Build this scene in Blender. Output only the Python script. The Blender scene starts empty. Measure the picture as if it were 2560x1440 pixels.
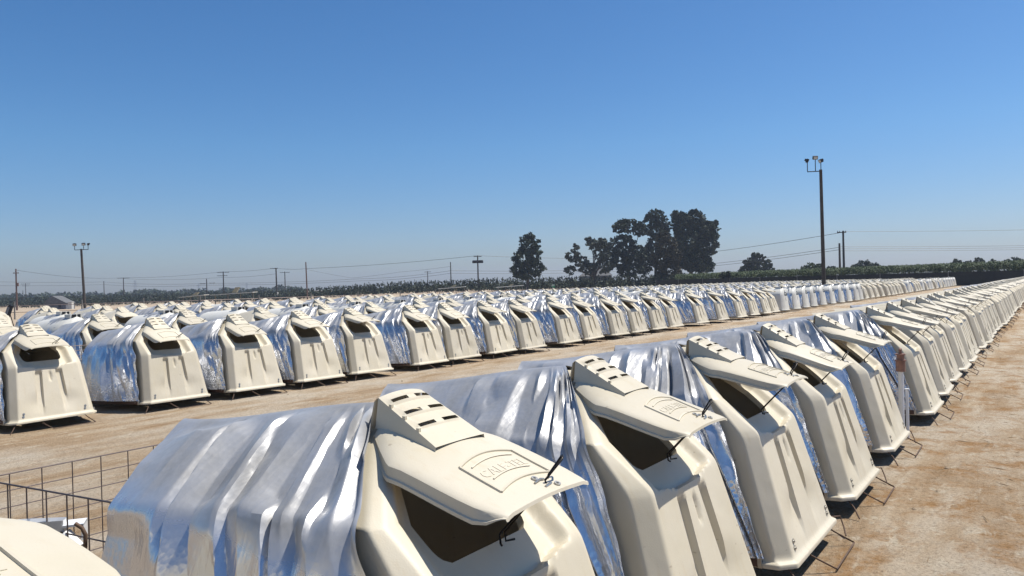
import bpy, bmesh, math, random
from mathutils import Vector, Matrix, noise

# ------------------------------------------------------------------ camera, sky, sun, exposure
SC = bpy.context.scene
COL = SC.collection
PW, PH = 2560.0, 1440.0
FPX, PITCH, ROLL, YAW, CAMH = 1875.35, math.radians(-0.2394), math.radians(-1.4446), math.radians(35.692), 1.9012
_f = Vector((math.cos(YAW)*math.cos(PITCH), math.sin(YAW)*math.cos(PITCH), math.sin(PITCH)))
_r = Vector((math.sin(YAW), -math.cos(YAW), 0)); _u = _r.cross(_f)
CR = _r*math.cos(ROLL) + _u*math.sin(ROLL)
CU = -_r*math.sin(ROLL) + _u*math.cos(ROLL)
CF = _f
CP = Vector((0, 0, CAMH))
cam_d = bpy.data.cameras.new('camera'); cam = bpy.data.objects.new('camera', cam_d); COL.objects.link(cam)
cam.matrix_world = Matrix(((CR.x, CU.x, -CF.x, 0), (CR.y, CU.y, -CF.y, 0), (CR.z, CU.z, -CF.z, CAMH), (0, 0, 0, 1)))
cam_d.sensor_fit = 'HORIZONTAL'; cam_d.sensor_width = 36.0; cam_d.lens = FPX/PW*36.0
cam_d.clip_start = 0.05; cam_d.clip_end = 6000
SC.camera = cam

SUN_EL, SUN_AZ = math.radians(62), math.radians(-37)      # azimuth measured from +X towards +Y
sdir = Vector((math.cos(SUN_AZ)*math.cos(SUN_EL), math.sin(SUN_AZ)*math.cos(SUN_EL), math.sin(SUN_EL)))
w = bpy.data.worlds.new('World'); SC.world = w; w.use_nodes = True
nt = w.node_tree; nt.nodes.clear()
sky = nt.nodes.new('ShaderNodeTexSky'); sky.sky_type = 'NISHITA'; sky.sun_disc = False
sky.sun_elevation = SUN_EL; sky.sun_rotation = math.pi/2 - SUN_AZ
sky.altitude = 0; sky.air_density = 1.0; sky.dust_density = 0.6; sky.ozone_density = 3.0
hsv = nt.nodes.new('ShaderNodeHueSaturation'); hsv.inputs['Saturation'].default_value = 1.28; hsv.inputs['Value'].default_value = 1.0
bg = nt.nodes.new('ShaderNodeBackground'); bg.inputs['Strength'].default_value = 0.087
# summer haze: the band near the horizon is duller and bluer than the clean-air sky model gives
wtc = nt.nodes.new('ShaderNodeTexCoord'); wsp = nt.nodes.new('ShaderNodeSeparateXYZ'); nt.links.new(wtc.outputs['Generated'], wsp.inputs[0])
wr = nt.nodes.new('ShaderNodeValToRGB'); nt.links.new(wsp.outputs[2], wr.inputs[0])
for el, (p, c) in zip([wr.color_ramp.elements[0], wr.color_ramp.elements[1], wr.color_ramp.elements.new(0.5), wr.color_ramp.elements.new(0.5)],
                      [(0.0, (0.78, 0.85, 1.10)), (0.42, (0.92, 1.16, 1.30)), (0.05, (0.80, 0.88, 1.11)), (0.18, (0.88, 1.04, 1.18))]):
    el.position = p; el.color = (*c, 1)
wm = nt.nodes.new('ShaderNodeMix'); wm.data_type = 'RGBA'; wm.blend_type = 'MULTIPLY'; wm.inputs[0].default_value = 1.0
wo = nt.nodes.new('ShaderNodeOutputWorld')
nt.links.new(sky.outputs[0], hsv.inputs['Color']); nt.links.new(hsv.outputs[0], wm.inputs[6]); nt.links.new(wr.outputs[0], wm.inputs[7]); nt.links.new(wm.outputs[2], bg.inputs[0]); nt.links.new(bg.outputs[0], wo.inputs[0])
sl = bpy.data.lights.new('sun', 'SUN'); so = bpy.data.objects.new('sun', sl); COL.objects.link(so)
sl.energy = 5.0; sl.angle = math.radians(0.5); sl.color = (1.0, 0.95, 0.87)
so.rotation_euler = (-sdir).to_track_quat('-Z', 'Y').to_euler()
SC.view_settings.view_transform = 'Standard'; SC.view_settings.look = 'None'
SC.view_settings.exposure = 0.22; SC.view_settings.gamma = 1.0
SC.render.engine = 'CYCLES'
SC.cycles.max_bounces = 6; SC.cycles.glossy_bounces = 3; SC.cycles.diffuse_bounces = 2; SC.cycles.transmission_bounces = 2
SC.cycles.caustics_reflective = False; SC.cycles.caustics_refractive = False
SC.cycles.sample_clamp_indirect = 4.0

def at(px, py, D):
    """world point seen at photo pixel (px,py) at forward distance D"""
    return CP + CF*D + CR*((px-PW/2)/FPX*D) - CU*((py-PH/2)/FPX*D)
def gz(x, y):
    d = Vector((x, y, 0))-CP; z = d.dot(CF)
    if z < 70: return 0.0
    px = PW/2+FPX*d.dot(CR)/z
    xs = [100, 500, 700, 1000]; ws = [2.7, 2.2, 1.8, 0.0]
    if px <= xs[0]: wt = ws[0]
    elif px >= xs[-1]: wt = 0.0
    else:
        i = max(j for j in range(4) if xs[j] <= px); wt = ws[i]+(ws[i+1]-ws[i])*(px-xs[i])/(xs[i+1]-xs[i])
    t = min(1, (z-70)/230); return -wt*t*t*(3-2*t)
def ground_at(px, D):
    p = at(px, 720, D); return Vector((p.x, p.y, gz(p.x, p.y)))
def pix(P):
    d = P-CP; z = d.dot(CF)
    return (PW/2+FPX*d.dot(CR)/z, PH/2-FPX*d.dot(CU)/z, z)

HAZE = True
# ------------------------------------------------------------------ materials
def newmat(name):
    m = bpy.data.materials.new(name); m.use_nodes = True
    t = m.node_tree; t.nodes.clear()
    out = t.nodes.new('ShaderNodeOutputMaterial'); b = t.nodes.new('ShaderNodeBsdfPrincipled')
    t.links.new(b.outputs[0], out.inputs[0])
    return m, t, b
def N(t, kind, **kw):
    n = t.nodes.new('ShaderNode'+kind)
    for k, v in kw.items():
        if k in n.inputs.keys(): n.inputs[k].default_value = v
        else: setattr(n, k, v)
    return n
def ramp(t, stops):
    r = t.nodes.new('ShaderNodeValToRGB'); e = r.color_ramp.elements
    while len(e) < len(stops): e.new(0.5)
    for el, (p, c) in zip(e, stops):
        el.position = p; el.color = (c[0], c[1], c[2], 1)
    return r
def mix(t, fac, a, b, mode='MIX'):
    m = t.nodes.new('ShaderNodeMix'); m.data_type = 'RGBA'; m.blend_type = mode
    for s, v in ((m.inputs[0], fac), (m.inputs[6], a), (m.inputs[7], b)):
        if hasattr(v, 'is_linked'): t.links.new(v, s)
        elif isinstance(v, (int, float)): s.default_value = v
        else: s.default_value = (v[0], v[1], v[2], 1)
    return m.outputs[2]
def flat(name, c, rough=0.6, metal=0.0, var=0.0, scale=8.0, bump=0.0):
    m, t, b = newmat(name)
    b.inputs['Roughness'].default_value = rough; b.inputs['Metallic'].default_value = metal
    if var or bump:
        tc = N(t, 'TexCoord'); n = N(t, 'TexNoise', Scale=scale, Detail=5.0, Roughness=0.6)
        t.links.new(tc.outputs['Object'], n.inputs['Vector'])
        r = ramp(t, [(0.3, [x*(1-var) for x in c]), (0.7, [min(1, x*(1+var)) for x in c])])
        t.links.new(n.outputs['Fac'], r.inputs[0]); t.links.new(r.outputs[0], b.inputs['Base Color'])
        if bump:
            bp = N(t, 'Bump', Strength=bump, Distance=0.02); t.links.new(n.outputs['Fac'], bp.inputs['Height'])
            t.links.new(bp.outputs[0], b.inputs['Normal'])
    else:
        b.inputs['Base Color'].default_value = (c[0], c[1], c[2], 1)
    return m

def plastic(name, base, stain):
    """moulded polyethylene: faint blotches, dust streaks, small scuffs, orange-peel bump"""
    m, t, b = newmat(name)
    tc = N(t, 'TexCoord'); oi = N(t, 'ObjectInfo')
    add = N(t, 'VectorMath', operation='ADD'); sc = N(t, 'VectorMath', operation='SCALE'); sc.inputs['Scale'].default_value = 37.0
    cmb = N(t, 'CombineXYZ')
    t.links.new(oi.outputs['Random'], cmb.inputs[0]); t.links.new(cmb.outputs[0], sc.inputs[0])
    t.links.new(tc.outputs['Object'], add.inputs[0]); t.links.new(sc.outputs[0], add.inputs[1])
    n1 = N(t, 'TexNoise', Scale=2.2, Detail=5.0, Roughness=0.55); t.links.new(add.outputs[0], n1.inputs['Vector'])
    mp = N(t, 'Mapping'); mp.inputs['Scale'].default_value = (26, 10, 1.6); t.links.new(add.outputs[0], mp.inputs[0])
    n2 = N(t, 'TexNoise', Scale=1.0, Detail=4.0, Roughness=0.6); t.links.new(mp.outputs[0], n2.inputs['Vector'])
    r1 = ramp(t, [(0.38, [0]*3), (0.72, [1]*3)]); t.links.new(n1.outputs['Fac'], r1.inputs[0])
    r2 = ramp(t, [(0.55, [0]*3), (0.80, [0.55]*3)]); t.links.new(n2.outputs['Fac'], r2.inputs[0])
    c = mix(t, r1.outputs[0], base, [x*y for x, y in zip(base, (0.94, 0.93, 0.88))])
    c = mix(t, r2.outputs[0], c, stain)
    # sparse scuffs
    mp2 = N(t, 'Mapping'); mp2.inputs['Scale'].default_value = (16, 16, 42); mp2.inputs['Rotation'].default_value = (0.5, 0.3, 0.4)
    t.links.new(add.outputs[0], mp2.inputs[0])
    n3 = N(t, 'TexNoise', Scale=1.0, Detail=2.0); t.links.new(mp2.outputs[0], n3.inputs['Vector'])
    r3 = ramp(t, [(0.73, [0]*3), (0.77, [0.55]*3)]); t.links.new(n3.outputs['Fac'], r3.inputs[0])
    c = mix(t, r3.outputs[0], c, (0.33, 0.27, 0.19))
    # dirt splashed up from the ground near the foot
    sp = N(t, 'SeparateXYZ'); t.links.new(tc.outputs['Object'], sp.inputs[0])
    mr = N(t, 'MapRange'); mr.inputs['From Min'].default_value = 0.0; mr.inputs['From Max'].default_value = 0.22
    mr.inputs['To Min'].default_value = 0.75; mr.inputs['To Max'].default_value = 0.0; t.links.new(sp.outputs[2], mr.inputs[0])
    n4 = N(t, 'TexNoise', Scale=14.0, Detail=6.0, Roughness=0.7); t.links.new(add.outputs[0], n4.inputs['Vector'])
    r4 = ramp(t, [(0.45, [0]*3), (0.7, [1]*3)]); t.links.new(n4.outputs['Fac'], r4.inputs[0])
    mu = N(t, 'Math', operation='MULTIPLY'); t.links.new(mr.outputs[0], mu.inputs[0]); t.links.new(r4.outputs[0], mu.inputs[1])
    c = mix(t, mu.outputs[0], c, (0.42, 0.33, 0.22))
    ro = N(t, 'MapRange'); ro.inputs['To Min'].default_value = 0.91; ro.inputs['To Max'].default_value = 1.05
    t.links.new(oi.outputs['Random'], ro.inputs[0])
    hs = N(t, 'HueSaturation'); t.links.new(ro.outputs[0], hs.inputs['Value']); t.links.new(c, hs.inputs['Color'])
    t.links.new(hs.outputs[0], b.inputs['Base Color'])
    b.inputs['Roughness'].default_value = 0.48
    b.inputs['Specular IOR Level'].default_value = 0.35
    n5 = N(t, 'TexNoise', Scale=160.0, Detail=2.0); t.links.new(tc.outputs['Object'], n5.inputs['Vector'])
    bp = N(t, 'Bump', Strength=0.12, Distance=0.004); t.links.new(n5.outputs['Fac'], bp.inputs['Height'])
    n6 = N(t, 'TexNoise', Scale=5.0, Detail=2.0); t.links.new(tc.outputs['Object'], n6.inputs['Vector'])
    bp2 = N(t, 'Bump', Strength=0.25, Distance=0.02); t.links.new(n6.outputs['Fac'], bp2.inputs['Height'])
    t.links.new(bp.outputs[0], bp2.inputs['Normal']); t.links.new(bp2.outputs[0], b.inputs['Normal'])
    return m
M_CREAM = plastic('cream_plastic', (0.618, 0.560, 0.440), (0.54, 0.45, 0.30))
M_WHITE = plastic('white_plastic', (0.68, 0.665, 0.61), (0.62, 0.55, 0.42))

def foil_mat():
    m, t, b = newmat('silver_foil')
    tc = N(t, 'TexCoord'); oi = N(t, 'ObjectInfo')
    cmb = N(t, 'CombineXYZ'); sc = N(t, 'VectorMath', operation='SCALE'); sc.inputs['Scale'].default_value = 53.0
    add = N(t, 'VectorMath', operation='ADD')
    t.links.new(oi.outputs['Random'], cmb.inputs[1]); t.links.new(cmb.outputs[0], sc.inputs[0])
    t.links.new(tc.outputs['Object'], add.inputs[0]); t.links.new(sc.outputs[0], add.inputs[1])
    ge = N(t, 'NewGeometry'); sp = N(t, 'SeparateXYZ'); t.links.new(tc.outputs['Object'], sp.inputs[0])
    n1 = N(t, 'TexNoise', Scale=3.0, Detail=5.0, Roughness=0.6); t.links.new(add.outputs[0], n1.inputs['Vector'])
    # dust lies on the roof part (object height above the eave) and in blotches
    mr = N(t, 'MapRange'); mr.inputs['From Min'].default_value = 0.92; mr.inputs['From Max'].default_value = 1.08
    t.links.new(sp.outputs[2], mr.inputs[0])
    r1 = ramp(t, [(0.30, [0.50]*3), (0.65, [0.93]*3)]); t.links.new(n1.outputs['Fac'], r1.inputs[0])
    du = N(t, 'Math', operation='MULTIPLY'); t.links.new(mr.outputs[0], du.inputs[0]); t.links.new(r1.outputs[0], du.inputs[1])
    # splashed and wind-blown dust dulls the foot of the sheet too
    lw = N(t, 'MapRange'); lw.inputs['From Min'].default_value = 0.12; lw.inputs['From Max'].default_value = 0.75
    lw.inputs['To Min'].default_value = 0.75; lw.inputs['To Max'].default_value = 0.0; t.links.new(sp.outputs[2], lw.inputs[0])
    rl = ramp(t, [(0.35, [0.25]*3), (0.62, [1]*3)]); nl = N(t, 'TexNoise', Scale=6.0, Detail=6.0, Roughness=0.7); t.links.new(add.outputs[0], nl.inputs['Vector']); t.links.new(nl.outputs['Fac'], rl.inputs[0])
    lm = N(t, 'Math', operation='MULTIPLY'); t.links.new(lw.outputs[0], lm.inputs[0]); t.links.new(rl.outputs[0], lm.inputs[1])
    mxx = N(t, 'Math', operation='MAXIMUM'); t.links.new(du.outputs[0], mxx.inputs[0]); t.links.new(lm.outputs[0], mxx.inputs[1])
    du2 = N(t, 'Math', operation='MULTIPLY'); mx3 = N(t, 'Math', operation='MAXIMUM'); t.links.new(mxx.outputs[0], mx3.inputs[0]); mx3.inputs[1].default_value = 0.26; t.links.new(mx3.outputs[0], du2.inputs[0]); du2.inputs[1].default_value = 1.0
    mt = N(t, 'MapRange'); mt.inputs['To Min'].default_value = 0.97; mt.inputs['To Max'].default_value = 0.18
    t.links.new(du2.outputs[0], mt.inputs[0]); t.links.new(mt.outputs[0], b.inputs['Metallic'])
    rg = N(t, 'MapRange'); rg.inputs['To Min'].default_value = 0.13; rg.inputs['To Max'].default_value = 0.55
    t.links.new(du2.outputs[0], rg.inputs[0]); t.links.new(rg.outputs[0], b.inputs['Roughness'])
    c = mix(t, du2.outputs[0], (0.86, 0.87, 0.89), (0.285, 0.283, 0.277))
    t.links.new(c, b.inputs['Base Color'])
    # crinkles: fine cells low on the sheet, long soft ripples everywhere
    vo = N(t, 'TexVoronoi', feature='F1', Scale=34.0); t.links.new(add.outputs[0], vo.inputs['Vector'])
    mp = N(t, 'Mapping'); mp.inputs['Scale'].default_value = (3, 16, 3.0); t.links.new(add.outputs[0], mp.inputs[0])
    n2 = N(t, 'TexNoise', Scale=1.0, Detail=4.0, Roughness=0.55, Distortion=0.6); t.links.new(mp.outputs[0], n2.inputs['Vector'])
    lo = N(t, 'MapRange'); lo.inputs['From Min'].default_value = 0.15; lo.inputs['From Max'].default_value = 0.75
    lo.inputs['To Min'].default_value = 0.62; lo.inputs['To Max'].default_value = 0.05; t.links.new(sp.outputs[2], lo.inputs[0])
    b1 = N(t, 'Bump', Distance=0.018); t.links.new(vo.outputs['Distance'], b1.inputs['Height']); t.links.new(lo.outputs[0], b1.inputs['Strength'])
    b2 = N(t, 'Bump', Strength=0.10, Distance=0.03); t.links.new(n2.outputs['Fac'], b2.inputs['Height'])
    # crumpled facets, drawn out down the slope of the sheet
    mc = N(t, 'Mapping'); mc.inputs['Scale'].default_value = (3.2, 10, 2.8); mc.inputs['Rotation'].default_value = (0.35, 0, 0); t.links.new(add.outputs[0], mc.inputs[0])
    dn = N(t, 'TexNoise', Scale=1.3, Detail=2.0); t.links.new(mc.outputs[0], dn.inputs['Vector'])
    vm = N(t, 'VectorMath', operation='MULTIPLY_ADD'); vm.inputs[1].default_value = (0.9, 0.9, 0.9); t.links.new(dn.outputs['Color'], vm.inputs[0]); t.links.new(mc.outputs[0], vm.inputs[2])
    v2 = N(t, 'TexVoronoi', feature='F1', Scale=1.0); t.links.new(vm.outputs[0], v2.inputs['Vector'])
    b3 = N(t, 'Bump', Strength=0.11, Distance=0.05); t.links.new(v2.outputs['Distance'], b3.inputs['Height'])
    t.links.new(b1.outputs[0], b2.inputs['Normal']); t.links.new(b2.outputs[0], b3.inputs['Normal']); t.links.new(b3.outputs[0], b.inputs['Normal'])
    return m
M_FOIL = foil_mat()
M_ROD = flat('black_rod', (0.018, 0.015, 0.012), 0.35, 0.6)
M_RUST = flat('rusty_rod', (0.12, 0.075, 0.05), 0.7, 0.3, 0.3, 30)
M_WIRE = flat('grey_wire', (0.125, 0.10, 0.095), 0.5, 0.6, 0.25, 20)
M_BOLT = flat('zinc', (0.42, 0.41, 0.38), 0.4, 0.8)
M_BATTEN = flat('brown_batten', (0.065, 0.035, 0.025), 0.6, 0.0, 0.3, 12)
M_WOODPOLE = flat('pole_wood', (0.060, 0.050, 0.042), 0.85, 0.0, 0.35, 3, 0.3)
M_BROWNPOLE = flat('pole_wood_brown', (0.13, 0.075, 0.055), 0.85, 0.0, 0.3, 3, 0.3)
M_DARK = flat('dark_metal', (0.02, 0.021, 0.024), 0.5, 0.3)
M_GLASS = flat('lamp_lens', (0.45, 0.47, 0.47), 0.15, 0.0)
M_CONC = flat('concrete', (0.20, 0.21, 0.23), 0.9, 0.0, 0.2, 6, 0.2)
M_PVC = flat('pvc_white', (0.70, 0.71, 0.72), 0.45)
M_VALVE = flat('valve_brown', (0.25, 0.13, 0.095), 0.55, 0.1, 0.25, 25)
M_SHADECLOTH = flat('shade_cloth', (0.012, 0.014, 0.013), 0.9, 0.0, 0.3, 2)
M_POST = flat('fence_post', (0.20, 0.19, 0.18), 0.7, 0.2, 0.2, 5)
M_ROOFGREY = flat('roof_grey', (0.12, 0.122, 0.125), 0.8, 0.0, 0.2, 1.5)
M_WALLDARK = flat('wall_dark', (0.10, 0.11, 0.13), 0.8, 0.0, 0.2, 1)
M_WALLPALE = flat('wall_pale', (0.55, 0.54, 0.50), 0.8)
M_TAN = flat('tan_sheet', (0.30, 0.255, 0.17), 0.7)
M_SIGN = flat('sign_green', (0.05, 0.32, 0.16), 0.5)
M_INSULATOR = flat('insulator', (0.12, 0.10, 0.10), 0.4)
M_GALV = flat('galvanised', (0.20, 0.22, 0.25), 0.55, 0.3)

def leaf_mat(name, a, b_, trans=0.0):
    m, t, b = newmat(name)
    tc = N(t, 'TexCoord'); n = N(t, 'TexNoise', Scale=0.6, Detail=4.0); t.links.new(tc.outputs['Object'], n.inputs['Vector'])
    n2 = N(t, 'TexNoise', Scale=5.0, Detail=2.0); t.links.new(tc.outputs['Object'], n2.inputs['Vector'])
    ad = N(t, 'Math', operation='ADD'); t.links.new(n.outputs['Fac'], ad.inputs[0]); t.links.new(n2.outputs['Fac'], ad.inputs[1])
    r = ramp(t, [(0.40, a), (0.62, b_)])
    hv = N(t, 'Math', operation='MULTIPLY'); hv.inputs[1].default_value = 0.5; t.links.new(ad.outputs[0], hv.inputs[0])
    t.links.new(hv.outputs[0], r.inputs[0]); t.links.new(r.outputs[0], b.inputs['Base Color'])
    b.inputs['Roughness'].default_value = 0.65; b.inputs['Specular IOR Level'].default_value = 0.25
    return m
L_DARK = leaf_mat('foliage_dark', (0.014, 0.026, 0.016), (0.046, 0.066, 0.036))
L_MID = leaf_mat('foliage_mid', (0.020, 0.034, 0.021), (0.064, 0.086, 0.046))
L_GREY = leaf_mat('foliage_greygreen', (0.035, 0.045, 0.035), (0.085, 0.100, 0.072))
L_BROWN = leaf_mat('foliage_brownish', (0.025, 0.024, 0.012), (0.070, 0.062, 0.032))
L_CORN = leaf_mat('foliage_corn', (0.028, 0.052, 0.016), (0.080, 0.112, 0.036))
L_ORCH = leaf_mat('foliage_orchard', (0.018, 0.030, 0.019), (0.045, 0.058, 0.032))
M_BARK = flat('bark', (0.07, 0.055, 0.042), 0.9, 0, 0.3, 4)

def ground_mat():
    m, t, b = newmat('dry_dirt')
    tc = N(t, 'TexCoord'); P = tc.outputs['Object']
    def nz(scale, det, rough, stretch=None, dist=0.0):
        v = P
        if stretch:
            mp = N(t, 'Mapping'); mp.inputs['Scale'].default_value = stretch; t.links.new(P, mp.inputs[0]); v = mp.outputs[0]
        n = N(t, 'TexNoise', Scale=scale, Detail=det, Roughness=rough, Distortion=dist); t.links.new(v, n.inputs['Vector'])
        return n.outputs['Fac']
    big = nz(0.55, 6.0, 0.6, (0.55, 1.0, 1)); track = nz(1.0, 7.0, 0.65, (0.35, 1.9, 1), 0.4)
    mid = nz(2.2, 8.0, 0.7); fine = nz(38.0, 6.0, 0.75); straw = nz(1.0, 3.0, 0.6, (26, 95, 1), 1.5); grit = nz(150.0, 3.0, 0.7)
    r = ramp(t, [(0.36, (0.33, 0.235, 0.145)), (0.46, (0.415, 0.315, 0.210)), (0.55, (0.475, 0.385, 0.280)), (0.66, (0.54, 0.470, 0.375))])
    t.links.new(track, r.inputs[0]); c = r.outputs[0]
    rw = ramp(t, [(0.46, [0]*3), (0.62, [0.85]*3)]); t.links.new(big, rw.inputs[0])
    c = mix(t, rw.outputs[0], c, (0.545, 0.490, 0.405))
    ro = ramp(t, [(0.38, [0.9]*3), (0.52, [0]*3)]); t.links.new(mid, ro.inputs[0])
    gsp = N(t, 'SeparateXYZ'); t.links.new(P, gsp.inputs[0])
    gm = N(t, 'MapRange'); gm.inputs['From Min'].default_value = 1.0; gm.inputs['From Max'].default_value = 4.5; gm.inputs['To Min'].default_value = 1.0; gm.inputs['To Max'].default_value = 0.22
    t.links.new(gsp.outputs[1], gm.inputs[0]); gmu = N(t, 'Math', operation='MULTIPLY'); t.links.new(ro.outputs[0], gmu.inputs[0]); t.links.new(gm.outputs[0], gmu.inputs[1])
    c = mix(t, gmu.outputs[0], c, (0.33, 0.195, 0.088))
    blot = nz(5.5, 7.0, 0.72, (0.5, 1.2, 1), 0.5)
    rb = ramp(t, [(0.55, [0]*3), (0.66, [0.85]*3)]); t.links.new(blot, rb.inputs[0])
    c = mix(t, rb.outputs[0], c, (0.56, 0.50, 0.40))
    rf = ramp(t, [(0.30, [0.50]*3), (0.50, [1.0]*3), (0.72, [1.15]*3)]); t.links.new(fine, rf.inputs[0])
    c = mix(t, 0.9, c, rf.outputs[0], 'MULTIPLY')
    rs = ramp(t, [(0.64, [0]*3), (0.72, [0.6]*3)]); t.links.new(straw, rs.inputs[0])
    c = mix(t, rs.outputs[0], c, (0.17, 0.105, 0.055))
    c = mix(t, 1.0, c, (0.92, 0.895, 0.86), 'MULTIPLY')
    t.links.new(c, b.inputs['Base Color']); b.inputs['Roughness'].default_value = 0.95
    b.inputs['Specular IOR Level'].default_value = 0.1
    b1 = N(t, 'Bump', Strength=0.5, Distance=0.02); t.links.new(grit, b1.inputs['Height'])
    b2 = N(t, 'Bump', Strength=0.6, Distance=0.05); t.links.new(fine, b2.inputs['Height']); t.links.new(b1.outputs[0], b2.inputs['Normal'])
    b3 = N(t, 'Bump', Strength=0.5, Distance=0.12); t.links.new(mid, b3.inputs['Height']); t.links.new(b2.outputs[0], b3.inputs['Normal'])
    t.links.new(b3.outputs[0], b.inputs['Normal'])
    return m
M_GROUND = ground_mat()

# ------------------------------------------------------------------ helpers
class MB:
    def __init__(s): s.v = []; s.f = []; s.m = []
    def add(s, vs, fs, mi=0):
        o = len(s.v); s.v += [tuple(x) for x in vs]
        for q in fs: s.f.append(tuple(o+i for i in q)); s.m.append(mi)
    def box(s, c, d, mi=0, rot=None):
        c = Vector(c); h = Vector(d)/2; vs = []
        for z in (-1, 1):
            for x, y in ((-1, -1), (1, -1), (1, 1), (-1, 1)):
                p = Vector((x*h.x, y*h.y, z*h.z))
                if rot: p = rot @ p
                vs.append(c+p)
        s.add(vs, [(3, 2, 1, 0), (4, 5, 6, 7), (0, 1, 5, 4), (1, 2, 6, 5), (2, 3, 7, 6), (3, 0, 4, 7)], mi)
    def tube(s, pts, r, n=8, mi=0, cap=True, r2=None):
        pts = [Vector(p) for p in pts]; k = len(pts); vs = []; fs = []
        up = None
        for i, p in enumerate(pts):
            d = (pts[min(i+1, k-1)]-pts[max(i-1, 0)]).normalized()
            if up is None:
                up = Vector((0, 0, 1)) if abs(d.z) < 0.9 else Vector((1, 0, 0))
            a = d.cross(up).normalized(); bb = a.cross(d); up = bb if bb.length > 1e-6 else up
            rr = r if r2 is None else r+(r2-r)*i/(k-1)
            for j in range(n):
                th = 2*math.pi*j/n; vs.append(p+a*math.cos(th)*rr+bb*math.sin(th)*rr)
        for i in range(k-1):
            for j in range(n):
                j2 = (j+1) % n; fs.append((i*n+j, i*n+j2, (i+1)*n+j2, (i+1)*n+j))
        if cap: fs += [tuple(range(n))[::-1], tuple((k-1)*n+j for j in range(n))]
        s.add(vs, fs, mi)
    def mesh(s, name, mats, smooth=None):
        me = bpy.data.meshes.new(name); me.from_pydata(s.v, [], s.f)
        for m in (mats if isinstance(mats, (list, tuple)) else [mats]): me.materials.append(m)
        if any(s.m): me.polygons.foreach_set('material_index', s.m)
        me.update()
        if smooth is not None:
            me.polygons.foreach_set('use_smooth', [True]*len(me.polygons))
            me.set_sharp_from_angle(angle=math.radians(smooth))
        return me
    def build(s, name, mats, parent=None, smooth=None):
        return link(name, s.mesh(name, mats, smooth), parent)
def link(name, data, parent=None):
    o = bpy.data.objects.new(name, data); COL.objects.link(o)
    if parent: o.parent = parent
    return o
def tag(o, label, cat, group=None, kind=None):
    if kind: o['kind'] = kind
    if label: o['label'] = label
    if cat: o['category'] = cat
    if group: o['group'] = group
    return o
def thing(name, label, cat, loc=(0, 0, 0), rz=0.0, group=None):
    o = link(name, None); o.location = loc; o.rotation_euler = (0, 0, rz)
    return tag(o, label, cat, group)
def copy_tree(o, parent=None):
    c = o.copy(); COL.objects.link(c)
    if parent: c.parent = parent
    for ch in list(o.children): copy_tree(ch, c)
    return c
def purge(root):
    for ch in list(root.children): purge(ch)
    bpy.data.objects.remove(root)
_U = 'zeroth first second third fourth fifth sixth seventh eighth ninth tenth eleventh twelfth thirteenth fourteenth fifteenth sixteenth seventeenth eighteenth nineteenth'.split()
_T = 'x x twenty thirty forty fifty sixty seventy eighty'.split(); _TT = 'x x twentieth thirtieth fortieth fiftieth sixtieth seventieth eightieth'.split()
def ordinal(n):
    if n < 20: return _U[n]
    return _TT[n//10] if n % 10 == 0 else _T[n//10]+'-'+_U[n % 10]
def sstep(a, b, x):
    t = min(1, max(0, (x-a)/(b-a))); return t*t*(3-2*t)
def lerp(a, b, t): return a+(b-a)*t
def interp(x, xs, ys):
    if x <= xs[0]: return ys[0]
    for i in range(1, len(xs)):
        if x <= xs[i]: return lerp(ys[i-1], ys[i], (x-xs[i-1])/(xs[i]-xs[i-1]))
    return ys[-1]

# ------------------------------------------------------------------ calf hutch (rear looks towards -Y, origin at rear foot)
L_BODY, Z_KNEE, Z_EAVE, Z_RIDGE, LIFT = 2.20, 0.80, 1.02, 1.34, 0.12
Y_KNEE, Y_TOP = 0.235, 0.85
def tilt(x, y, z):                     # rear foot is propped up, front foot sits on the ground
    return (x, y, z + LIFT*(1-y/L_BODY))
def front_y(z): return 1.98+0.08*min(1.0, z/Z_EAVE)+0.30*max(0.0, (z-Z_EAVE)/(Z_RIDGE-Z_EAVE))
def half_w(z):
    if z <= Z_EAVE: return lerp(0.575, 0.475, z/Z_EAVE)
    q = (z-Z_EAVE)/(Z_RIDGE-Z_EAVE)
    return 0.475*(1-q)**0.82 if q < 1 else 0.0
def roof_z(x):                          # inverse of half_w above the eave
    q = 1-(min(abs(x), 0.475)/0.475)**(1/0.82)
    return Z_EAVE+(Z_RIDGE-Z_EAVE)*q
def rear_y(z):
    a = Y_KNEE*z/Z_KNEE
    b = Y_KNEE+(z-Z_KNEE)*(Y_TOP-Y_KNEE)/(Z_RIDGE-Z_KNEE)
    k = 0.012
    m = max(a, b); return m + k*math.log(1+math.exp(-abs(a-b)/k))
def panel_w(z):
    if z <= Z_KNEE: return lerp(0.492, 0.410, z/Z_KNEE)
    if z <= Z_EAVE: return lerp(0.410, 0.425, (z-Z_KNEE)/(Z_EAVE-Z_KNEE))
    return max(half_w(z)*0.895, 0.0)
def drop(y, z): return z*(1-0.080*sstep(0.85, 2.3, y))
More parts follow.
